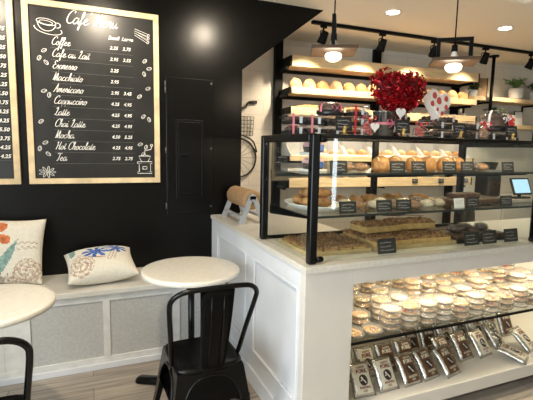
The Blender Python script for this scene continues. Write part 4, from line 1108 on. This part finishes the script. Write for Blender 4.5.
bag(KB, 2.17, 1.84, 56, 7, 'brown labelled coffee bag left of the shiny silver bags')
bag(KS, 2.325, 1.83, 52, 10, 'cream labelled coffee bag behind the bare deck')
bag(KF, 2.53, 1.89, 50, 14, 'plain shiny silver coffee bag in the middle row at right')
bag(KS, 2.50, 1.68, 14, 28, 'cream labelled coffee bag lying flat at the right on the deck')
bag(KS, 2.68, 1.77, 40, 14, 'cream labelled coffee bag at right edge, behind the flat one')
for i in range(11):
    k = (KS, KS, KB, KB, KB, KB, KS, KF, KS, KS, KB)[i]
    bag(k, 1.31+.143*i, 1.885 if i < 4 else 2.0, 66, 2, '%s coffee bag in the row behind, %s from the left' % ('cream labelled' if k is KS else 'brown labelled' if k is KB else 'plain silver', ORD[i]))

# ------------------------------------------------------------------ bread rack on the far wall
RX = 1.86
def W3(lx, d, z=0):    # local coords along the far wall: lx from x=1.86, d metres in front of the wall
    p = Vector((1.9, 4.27, 0)) + Matrix.Rotation(BA, 3, 'Z') @ Vector((lx, -d, 0)); p.z = z
    return p
rk = thing('bread_rack', 'wall mounted bread rack of black posts with pale wooden shelves', 'bread rack', W3(0, 0), BA)
RW = 2.40
for i, x in enumerate((.0, 1.205, 2.36)):
    bm = new(); box(bm, (x-.045, -.06, .35), (x+.045, -.005, 2.59), .004); obj('post', bm, BLACKMATTE, rk)
RD = .33
shelf_z = [2.272, 2.005, 1.79, 1.33, 1.055]
for i, z in enumerate(shelf_z):
    lip = (.10, .060, .080, .05, .095)[i]
    bm = new(); 
    box(bm, (.03, -RD, z), (RW, -.065, z+.022), .002); obj('shelf_board', bm, SHELFWOOD, rk)
    bm = new(); box(bm, (.03, -RD-.018, z-.004), (RW, -RD, z+lip), .003); obj('shelf_lip', bm, SHELFWOOD, rk)
    bm = new(); box(bm, (.01, -RD-.016, z-.002), (.03, -.065, z+lip-.004), .002); obj('end_board', bm, BLACKMATTE, rk); bm = new(); box(bm, (RW, -RD-.016, z-.002), (RW+.02, -.065, z+lip-.004), .002); obj('end_board', bm, BLACKMATTE, rk)
    for x in (.0, 1.205, 2.36):
        bm = new(); box(bm, (x-.012, -RD+.03, z-.03), (x+.012, -.086, z-.001)); obj('shelf_bracket', bm, BLACKMATTE, rk)
    bm = new(); box(bm, (.0, -.085, z-.034), (RW, -.062, z-.001)); obj('support_bar', bm, BLACKMATTE, rk)
# tags on the lowest lip
tg = Kind(make_card(.075, .05, 'tg1'))
for i, x in enumerate((1.58, 1.95, 2.31)):
    p = W3(x, RD+.030, 1.085); tg.put(p, BA, 'small black tag on the lowest rack shelf front, %s from left' % ORD[i], group='tags on the rack shelf front')
# bread on shelf 2
LF = [Kind(make_loaf('l', BREADPALE, .075, .070, .092)), Kind(make_loaf('l', BREAD, .075, .069, .086))]
for i in range(15):
    lx = .125+.155*i; p = W3(lx, .22, shelf_z[1]+.0225)
    LF[(0, 0, 1, 0, 1, 1, 0, 1, 0, 0, 1, 0, 1, 0, 1)[i]].put(p, R((20, -15, 30, 10, -20)[i % 5]), 'round crusty loaf on the second rack shelf, %s from the left' % ORD[i], group='round loaves on the second rack shelf')
LB = [Kind(make_loaf('l', BREADPALE, .078, .062, .06)), Kind(make_loaf('l', BREAD, .08, .064, .058))]
BG = Kind(make_loaf('b', BREAD, .25, .05, .060, True, 'baguette', 'baguette'))
for i, lx in enumerate((.31, .83, 1.34)):
    BG.put(W3(lx, .255, shelf_z[2]+.0225), BA, 'long baguette lying on the third rack shelf, %s from the left' % ORD[i], group='baguettes on the third rack shelf')
RL = Kind(make_loaf('r', BREADPALE, .06, .055, .05, False, 'bread roll', 'bread_roll'))
for i in range(6):
    RL.put(W3(1.66+.13*i, .235, shelf_z[2]+.0225), i*.7, 'pale bread roll on the third rack shelf, %s from the left' % ORD[i], group='bread rolls on the third rack shelf')
def make_bin(label):
    t = thing('bread_bin', label, 'bread bin'); w, d = .325, .25
    bm = new(); box(bm, (-w/2, -d/2, 0), (w/2, d/2, .008)); box(bm, (-w/2, d/2-.01, .008), (w/2, d/2, .19)); box(bm, (-w/2, -d/2, .008), (w/2, -d/2+.01, .045)); obj('bin_body', bm, WHITEPLASTIC, t)
    for s in (-1, 1):
        bm = new(); prism(bm, [(d/2-.01, .008), (d/2-.01, .19), (d/2-.05, .19), (.02, .15), (-.05, .09), (-d/2+.01, .045), (-d/2+.01, .008)], s*(w/2-.005)-.005, s*(w/2-.005)+.005, 'YZ'); obj('scooped_side', bm, WHITEPLASTIC, t)
    return t
BN = Kind(make_bin('b'))
for i in range(7):
    p = W3(.21+.334*i, .20, shelf_z[3]+.0225)
    BN.put(p, BA, 'white scoop sided bread bin on the fourth rack shelf, %s from the left' % ORD[i], group='white bread bins')
    if i >= 1:
        for j, dx in enumerate((-.075, .075)):
            q = W3(.21+.334*i+dx, .205, shelf_z[3]+.0225+.009); LB[(i+j) % 2].put(q, BA+R(84), 'crusty loaf inside the %s white bread bin from the left, %s one' % (ORD[i], ('left', 'right')[j]), group='loaves in the white bins')
for i in range(9):
    RL.put(W3(.25+.25*i, .22, shelf_z[4]+.0225), i, 'pale bread roll on the lowest rack shelf, %s from the left' % ORD[i], group='bread rolls on the lowest rack shelf')
# red foil garland hung on the rack's left end
bm = new(); rnd = random.Random(9)
for i in range(420):
    c = Vector((rnd.gauss(0, .026), rnd.gauss(0, .026), rnd.uniform(-.16, .06))); n = Vector((rnd.gauss(0, 1), rnd.gauss(0, 1), rnd.gauss(0, 1))).normalized(); a = n.orthogonal().normalized(); b = n.cross(a); s = rnd.uniform(.008, .018)
    bm.faces.new([bm.verts.new(c+a*s), bm.verts.new(c+b*s*.6), bm.verts.new(c-a*s), bm.verts.new(c-b*s*.6)])
tube(bm, [(0, 0, -.16), (0, 0, .07)], .012, 6)
g_ = obj('foil_garland', bm, mat('dark_red_foil', (.20, .012, .012), .35, metal=.5, var=.4), None, W3(.035, RD-.02+.1, 1.70), fix=False); tag(g_, 'dark red foil garland hanging at the left end of the bread rack', 'garland')

# right-hand wall shelves with plants
for i, (z, x0_, x1_, dd) in enumerate(((2.075, 2.45, 4.6, .27), (1.755, 2.95, 4.6, .22))):
    t = thing('wall_shelf', ('upper pale wooden wall shelf holding the potted plants', 'lower pale wooden wall shelf right of the bread rack')[i], 'wall shelf', W3(0, 0, z), BA)
    bm = new(); box(bm, (x0_, -dd, 0), (x1_, -.002, .048), .003); obj('board', bm, SHELFWOOD, t)
    for x in (x0_+.08, (x0_+x1_)/2, x1_-.1):
        bm = new(); box(bm, (x-.012, -dd+.02, -.025), (x+.012, -.004, -.001), .002); box(bm, (x-.012, -.02, -.14), (x+.012, -.004, -.025), .002); obj('bracket', bm, BLACKMETAL, t)
SH = 2.075+.0485; SL = 1.755+.0485
pt = thing('pipe_hanger', 'black iron pipe hanging from the ceiling before the wall shelves', 'pipe', W3(2.66, .30, 0), BA)
bm = new(); cyl(bm, (0, 0, 1.70), (0, 0, 2.592), .019, n=14); obj('pipe', bm, BLACKMATTE, pt)
bm = new(); cyl(bm, (0, 0, 2.582), (0, 0, 2.599), .055, n=20); obj('flange', bm, BLACKMATTE, pt)
bm = new(); cyl(bm, (0, .0, 2.055), (0, .29, 2.055), .014, n=10); obj('shelf_arm', bm, BLACKMATTE, pt); bm = new(); cyl(bm, (0, .0, 1.735), (0, .29, 1.735), .014, n=10); obj('shelf_arm', bm, BLACKMATTE, pt)
def make_plant(label, h, n, lm, pr_, ph, wide=1.0):
    t = thing('potted_plant', label, 'plant')
    bm = new(); lathe(bm, [(pr_*.8, 0), (pr_, ph*.2), (pr_*1.02, ph*.8), (pr_*.92, ph), (pr_*.84, ph), (pr_*.84, ph*.85)], 24); obj('pot', bm, POT, t)
    bm = new(); rnd = random.Random(len(label)); 
    for i in range(n):
        a = rnd.uniform(0, 6.28); sp = rnd.uniform(.2, 1)*wide; hh = h*rnd.uniform(.5, 1)
        p0 = Vector((0, 0, ph*.85)); p1 = p0+Vector((math.cos(a)*sp*h*.35, math.sin(a)*sp*h*.35, hh*.6)); p2 = p0+Vector((math.cos(a)*sp*h*.85, math.sin(a)*sp*h*.85, hh*(1-.5*sp*.6)))
        tube(bm, [p0, p1, p2], [.003, .002, .001], 4)
        for k in range(5):
            s = .35+.16*k; c = p0.lerp(p1, s*1.6) if s < .6 else p1.lerp(p2, (s-.6)/.4)
            dv = Vector((rnd.gauss(0, 1), rnd.gauss(0, 1), rnd.gauss(.2, .6))).normalized(); e = dv.orthogonal().normalized()*.011; q = dv*.036
            bm.faces.new([bm.verts.new(c), bm.verts.new(c+q*.5+e), bm.verts.new(c+q), bm.verts.new(c+q*.5-e)])
    obj('foliage', bm, lm, t, fix=False)
    return t
make_plant('small dark succulent in a white pot at the left of the upper shelf', .10, 26, DARKLEAF, .055, .085, .9).location = W3(2.54, .14, SH)
make_plant('bright green leafy plant in a round white pot on upper shelf', .19, 44, LEAF, .085, .14, .9).location = W3(3.20, .172, SH)
make_plant('dark green spreading plant at the right end of upper shelf', .17, 46, DARKLEAF, .07, .12, 1.0).location = W3(3.56, .16, SH)
make_plant('trailing green plant below the upper shelf, behind the cookie dome', .15, 30, DARKLEAF, .06, .10, 1.1).location = W3(2.90, .165, SL)
bm = new(); box(bm, (-.07, -.03, 0), (.07, .03, .25), .003); wbk = thing('wooden_plaque', 'tall brown wooden plaque behind the black iron pipe', 'plaque', W3(2.735, .06, SH), BA); obj('plank', bm, mat('plaque_wood', (.26, .17, .09), .6, var=.3, vscale=12, stretch=(8, 8, 1)), wbk)
rail_ = [((-.075, -.036, 0), (-.067, .03, .256)), ((.067, -.036, 0), (.075, .03, .256))]
for a, b in rail_:
    bm = new(); box(bm, a, b, .001); obj('edge', bm, DARKWOOD, wbk)
gb = thing('gift_box', 'red and white patterned gift box on the lower wall shelf', 'gift box', W3(3.16, .11, SL), BA+R(10))
bm = new(); box(bm, (-.09, -.05, 0), (.09, .05, .13), .004); obj('carton', bm, WHITEPLASTIC, gb)
bm = new()
for i in range(14):
    x, z = random.uniform(-.075, .075), random.uniform(.02, .12); cyl(bm, (x, -.0505, z), (x, -.052, z), random.uniform(.012, .022), n=9)
obj('red_print', bm, REDFOOD, gb)
fc = thing('framed_card', 'white card standing in a dark frame at the right of the lower shelf', 'framed card', W3(3.36, .12, SL), BA)
bm = new(); box(bm, (-.075, 0, 0), (.075, .012, .19), .002); bm.transform(Matrix.Rotation(R(-6), 4, 'X')); obj('frame', bm, BLACKMATTE, fc)
bm = new(); box(bm, (-.066, -.002, .009), (.066, 0, .181)); bm.transform(Matrix.Rotation(R(-6), 4, 'X')); obj('card', bm, WHITEPLASTIC, fc)
fc = thing('framed_card', 'small white card leaning right of the rack rolls', 'framed card', W3(2.72, .12, SL-.0), BA-R(12))
bk2 = None
bm = new(); box(bm, (-.05, 0, 0), (.05, .01, .15), .002); obj('frame', bm, BLACKMATTE, fc)
bm = new(); box(bm, (-.043, -.002, .008), (.043, 0, .142)); obj('card', bm, WHITEPLASTIC, fc)
fc.location = W3(3.03, .17, SL)

# bicycle wall art
bi = thing('bicycle_decoration', 'black metal bicycle wall decoration half hidden behind the black wall', 'bicycle decoration', W3(-.435, .025, 1.345), BA)
def circ(r, c=(0, 0), n=40): return [(c[0]+r*math.cos(2*PI*i/n), 0, c[1]+r*math.sin(2*PI*i/n)) for i in range(n)]
IR = mat('iron_art', (.02, .018, .016), .5)
for wx in (0, -.62):
    bm = new(); tube(bm, circ(.205, (wx, 0)), .009, 8, closed=True); tube(bm, circ(.024, (wx, 0), 16), .006, 6, closed=True); wl = obj('wheel', bm, IR, bi)
    bm = new()
    for k in range(16): a = 2*PI*k/16; cyl(bm, (wx+.024*math.cos(a), 0, .024*math.sin(a)), (wx+.2*math.cos(a), 0, .2*math.sin(a)), .0018, n=5)
    obj('spokes', bm, IR, wl)
bm = new()
for a, b in (((0, 0), (-.05, .42)), ((-.05, .35), (-.33, 0)), ((-.05, .40), (-.42, .36)), ((-.42, .40), (-.33, 0)), ((-.33, 0), (-.62, 0)), ((-.62, 0), (-.42, .34))): cyl(bm, (a[0], 0, a[1]), (b[0], 0, b[1]), .010, n=8)
tube(bm, catmull([(.215, -.0, .06), (.17, 0, .175), (.06, 0, .235), (-.02, 0, .235)], 4), .008, 6); obj('frame', bm, IR, bi)
bm = new(); tube(bm, catmull([(-.05, 0, .42), (-.045, 0, .50), (.03, 0, .515), (.085, 0, .525), (.105, 0, .565), (.13, 0, .578), (.16, 0, .582)], 5), .011, 8); tube(bm, [(.12, 0, .575), (.16, 0, .583), (.205, 0, .583)], .016, 10); obj('handlebar', bm, IR, bi)
bm = new()
for i in range(6): x = .005+.032*i; cyl(bm, (x, 0, .235), (x-.008+.004*i, 0, .43), .0032, n=5)
for k in range(6): z = .235+.039*k; cyl(bm, (.0, 0, z), (.167+.002*k, 0, z), .0032, n=5)
obj('basket', bm, IR, bi)
bm = new(); box(bm, (-.48, -.02, .40), (-.34, .02, .43), .012); obj('saddle', bm, IR, bi)

# ------------------------------------------------------------------ staff side: back worktop with till and machine
wk = thing('back_worktop', 'low white worktop against the far wall behind the glass case', 'worktop', W3(3.6, 0, 0), BA)
bm = new(); box(bm, (-.95, -.60, .86), (1.0, -.005, .90), .004); obj('worktop_slab', bm, WARMWHITE, wk)
bm = new(); box(bm, (-.92, -.56, .08), (.97, -.01, .859)); obj('cabinet', bm, WARMWHITE, wk)
bm = new(); box(bm, (-.92, -.50, 0), (.97, -.01, .08)); obj('plinth', bm, BLACKMATTE, wk)
for i in range(3):
    bm = new(); box(bm, (-.90+.625*i, -.578, .12), (-.29+.625*i, -.561, .83), .003); dd = obj('cabinet_door', bm, WARMWHITE, wk)
    bm = new(); cyl(bm, (-.34+.625*i, -.60, .5), (-.34+.625*i, -.60, .65), .006, n=8); obj('handle', bm, BLACKMETAL, dd)
ps = thing('till_screen', 'black till terminal with a pale blue lit screen behind the glass case', 'till', W3(3.0, .52, .9005), BA)
bm = new(); box(bm, (-.12, -.06, 0), (.12, .06, .02), .006); obj('base', bm, BLACKPLASTIC, ps)
bm = new(); cyl(bm, (0, 0, .02), (0, .03, .16), .02, n=14); obj('stand', bm, BLACKPLASTIC, ps)
sm = Matrix.Translation((.0, -.02, .145)) @ Matrix.Rotation(R(-22), 4, 'X')
bm = new(); box(bm, (-.145, 0, -.10), (.145, .022, .11), .006); bm.transform(sm); obj('screen_body', bm, BLACKPLASTIC, ps)
bm = new(); box(bm, (-.125, -.002, -.08), (.125, 0, .09)); bm.transform(sm); obj('display', bm, SCREEN, ps)
# black padded office style stool back seen under the lower glass shelf
mc = thing('coffee_grinder', 'rounded black machine on the back worktop, seen through the glass case', 'machine', W3(2.72, .30, .9005), BA)
bm = new(); box(bm, (-.11, -.11, 0), (.11, .11, .28), .03); obj('body', bm, BLACKPLASTIC, mc)
bm = new(); lathe(bm, [(.05, .28), (.06, .29), (.10, .42), (.10, .43), (.02, .435)], 20); obj('hopper', bm, glass('smoked_plastic', (.25, .25, .25), .08), mc)
bm = new(); cyl(bm, (0, -.11, .17), (0, -.17, .15), .018, n=10); obj('spout', bm, BLACKMETAL, mc)
of = thing('office_chair', 'black padded swivel chair behind the glass case at the right', 'office chair', (3.42, 2.74, 0), R(35))
bm = new(); ball(bm, (0, 0, .50), (.24, .23, .055), 3); obj('seat', bm, BLACKMATTE, of)
bm = new(); ball(bm, (0, .22, .80), (.27, .06, .19), 3); obj('backrest', bm, BLACKMATTE, of)
bm = new(); cyl(bm, (0, 0, .10), (0, 0, .46), .025, n=12); tube(bm, [(0, .1, .46), (0, .25, .50), (0, .26, .65)], .018, 8); obj('stem', bm, BLACKPLASTIC, of)
for k in range(5):
    a = 2*PI*k/5; bm = new(); tube(bm, [(0, 0, .11), (.24*math.cos(a), .24*math.sin(a), .065)], [.022, .014], 8); lg = obj('leg', bm, BLACKPLASTIC, of)
    bm = new(); c_ = Vector((.25*math.cos(a), .25*math.sin(a), .028)); s_ = Vector((-math.sin(a), math.cos(a), 0))*.012; cyl(bm, c_-s_, c_+s_, .027, n=14); obj('caster', bm, BLACKPLASTIC, lg)

# ------------------------------------------------------------------ lights
def lamp(kind, name, loc, energy, col, parent=None, **kw):
    l = bpy.data.lights.new(name, kind); l.energy = energy; l.color = col
    for k, v in kw.items(): setattr(l, k, v)
    o = bpy.data.objects.new(name, l); C.objects.link(o); o.location = loc
    if parent is not None: o.parent = parent
    return o
def aim(o, d): o.rotation_euler = Vector(d).to_track_quat('-Z', 'Y').to_euler()
WARM = (1, .83, .60); NEUT = (1, .85, .65)
def make_down(label):
    t = thing('downlight', label, 'ceiling light')
    bm = new(); lathe(bm, [(.052, 0), (.072, -.004), (.074, 0)], 28, capb=False, capt=False); obj('trim_ring', bm, mat('ring_white', (.75, .72, .66), .5), t)
    bm = new(); cyl(bm, (0, 0, -.004), (0, 0, -.001), .053, n=28); obj('lens', bm, DISC, t)
    return t
DL = Kind(make_down('d'))
GD = 'recessed ceiling lights'
for x, y, lab, e in ((2.404, 3.04, 'round recessed ceiling light above the case, left of two', 78), (3.629, 2.957, 'round recessed ceiling light right of the square pendant', 78)):
    DL.put((x, y, ZC-.0005), 0, lab, group=GD)
    o = lamp('SPOT', 'downlight_beam', (x, y, ZC-.03), e, NEUT, spot_size=R(130), spot_blend=.8, shadow_soft_size=.06)
for i, (x, y) in enumerate(((-.15, 1.35), (-1.3, -2.2), (1.5, -2.2))):  # first lamp is unseen, added to brighten tables, bench and floor
    DL.put((x, y, ZC-.0005), 0, 'recessed ceiling light over the seating area behind the viewer, %s' % ('added fill over the tables', 'rear left', 'rear middle')[i], group=GD)
    lamp('SPOT', 'downlight_beam', (x, y, ZC-.03), 110 if i == 0 else 80, NEUT, spot_size=R(104 if i == 0 else 130), spot_blend=.8, shadow_soft_size=.06)
# track with heads
tk = thing('light_track', 'long black lighting track across the ceiling before the bread rack', 'light track', (1.91, 3.54, 2.571), R(-1.3))
bm = new(); box(bm, (0, -.018, 0), (4.4, .018, .028), .002); obj('rail', bm, BLACKMATTE, tk)
def make_head():
    t = thing('track_spotlight', 'h', 'spotlight')
    bm = new(); box(bm, (-.035, -.016, -.022), (.035, .016, 0), .003); cyl(bm, (0, 0, -.022), (0, 0, -.05), .008, n=8); obj('adapter', bm, BLACKMATTE, t)
    mr = Matrix.Translation((0, 0, -.108)) @ Matrix.Rotation(R(27), 4, 'X')
    bm = new(); tube(bm, [(-.045, 0, -.10), (-.045, 0, -.06), (-.03, 0, -.05), (.03, 0, -.05), (.045, 0, -.06), (.045, 0, -.10)], .005, 6); obj('yoke', bm, BLACKMATTE, t)
    bm = new(); lathe(bm, [(.020, .06), (.030, .055), (.034, .03), (.040, -.03), (.043, -.055), (.036, -.055), (.030, -.03)], 22, capt=False); bm.transform(mr); obj('lamp_housing', bm, BLACKMATTE, t)
    bm = new(); cyl(bm, (0, 0, -.034), (0, 0, -.031), .029, n=18); bm.transform(mr); obj('bulb', bm, LAMP, t)
    return t
HD = Kind(make_head())
for i, x in enumerate((2.03, 2.675, 3.315, 4.02, 4.72)):
    y = 3.54-math.tan(R(1.3))*(x-1.91)
    HD.put((x, y, 2.5705), R((25, 10, 0, -10, 15)[i]), 'black adjustable spotlight on the ceiling track, %s from the left' % ORD[i], group='spotlights on the track')
    o = lamp('SPOT', 'track_beam', (x, y+.045, 2.40), 50 if i < 3 else 24, WARM, spot_size=R(95), spot_blend=.7, shadow_soft_size=.03); aim(o, (0, .5, -.75))
tk2 = thing('light_track', 'black lighting track above the cafe tables lighting the menu wall', 'light track', (-1.1, 2.55, 2.555))
bm = new(); box(bm, (0, -.018, 0), (2.4, .018, .028), .002); obj('rail', bm, BLACKMATTE, tk2)
bm = new()
for x in (.15, 1.2, 2.25): cyl(bm, (x, 0, .028), (x, 0, .045), .012, n=8)
obj('hanger', bm, BLACKMATTE, tk2)
for i, x in enumerate((-.61, .135, 1.0)):
    HD.put((x, 2.55, 2.5545), 0, 'black spotlight aimed at the black menu wall, %s from the left' % ORD[i], group='spotlights for the menu wall')
    o = lamp('SPOT', 'menu_beam', (x, 2.595, 2.45), 42, NEUT, spot_size=R(120), spot_blend=.9, shadow_soft_size=.045); aim(o, (0, .7, -.55))
# pendants
def make_pendant(label, fr, h=.175):
    t = thing('pendant_lamp', label, 'pendant lamp')
    bm = new(); box(bm, (-.135, -.125, 0), (.135, .125, .020), .003); obj('wood_board', bm, DARKWOOD, t)
    bm = new(); b = .011; w = .105
    for a, c in (((-w, -b, .022), (-w+2*b, b, h)), ((w-2*b, -b, .022), (w, b, h)), ((-w, -b, h), (w, b, h+2*b))): box(bm, a, c, .002)
    bm.transform(Matrix.Rotation(fr, 4, 'Z')); obj('frame', bm, BLACKMATTE, t)
    bm = new(); cyl(bm, (0, 0, h+2*b), (0, 0, 1.2), .004, n=8); obj('cord', bm, BLACKMATTE, t)
    bm = new(); cyl(bm, (0, 0, .11), (0, 0, h), .006, n=10); cyl(bm, (0, 0, .072), (0, 0, .112), .019, .017, n=16); sk = obj('socket', bm, BLACKMATTE, t)
    bm = new(); lathe(bm, [(.013, .074), (.016, .060), (.024, .040), (.034, .0215), (.034, .0205)], 20, capb=False); obj('bulb_collar', bm, mat('porcelain', (.8, .76, .7), .3), t)
    bm = new(); lathe(bm, [(.030, -.0005), (.046, -.006), (.052, -.020), (.046, -.038), (.026, -.050), (.004, -.053)], 24); obj('bulb', bm, mat('pendant_glow', (1, .9, .7), .4, emit=(1, .88, .66), es=1.7), t)
    return t
for (x, y, z, fr, rz, lab) in ((1.405, 2.32, 2.035, R(84), R(-27), 'wood and black pendant lamp seen edge-on at left of the heart'), (2.13, 2.08, 1.995, R(0), R(-38), 'wood pendant lamp with open square black frame, right of the heart')):
    t = make_pendant(lab, fr, .175 if fr else .135); t.location = (x, y, z); t.rotation_euler = (0, 0, rz)
    cord = [c for c in t.children if c.name.startswith('cord')][0]
    top = ZC+.139 if x > rx0 else ZC-.001
    for v in cord.data.vertices:
        if v.co.z > 1: v.co.z = top-z
    bm = new(); cyl(bm, (0, 0, top-z-.02), (0, 0, top-z), .05, n=20); obj('canopy', bm, BLACKMATTE, t)
    lamp('POINT', 'pendant_glow', (x, y, z-.10), 3, WARM, shadow_soft_size=.05)
# strips
o = lamp('AREA', 'display_strip_light', (2.55, CY+.075, .862), 14, (1, .86, .62), shape='RECTANGLE', size=2.6, size_y=.03); aim(o, (0, .45, -1))
o = lamp('AREA', 'case_strip_light', ((X0+X1)/2, Y0+.03, ZT-.03), 2.2, (1, .82, .56), shape='RECTANGLE', size=1.4, size_y=.012); aim(o, (0, .5, -1))
# daylight through the windows
o = lamp('AREA', 'window_daylight', (-1.88, -.25, 1.4), 140, (.84, .92, 1.0), shape='RECTANGLE', size=3.4, size_y=1.85); aim(o, (1, 0, 0))
o = lamp('AREA', 'sidelight_daylight', (4.03, -3.16, 1.3), 14, (.80, .90, 1.0), shape='RECTANGLE', size=.2, size_y=1.85); aim(o, (0, 1, 0))
w = bpy.data.worlds.new('world'); sc.world = w; w.use_nodes = True
bg = w.node_tree.nodes['Background']; bg.inputs[0].default_value = (.75, .87, 1, 1); bg.inputs[1].default_value = 1.2

sc.view_settings.view_transform = 'Standard'; sc.view_settings.look = 'None'; sc.view_settings.gamma = 1
sc.view_settings.use_curve_mapping = False; sc.view_settings.exposure = .38
sc.cycles.transparent_max_bounces = 24
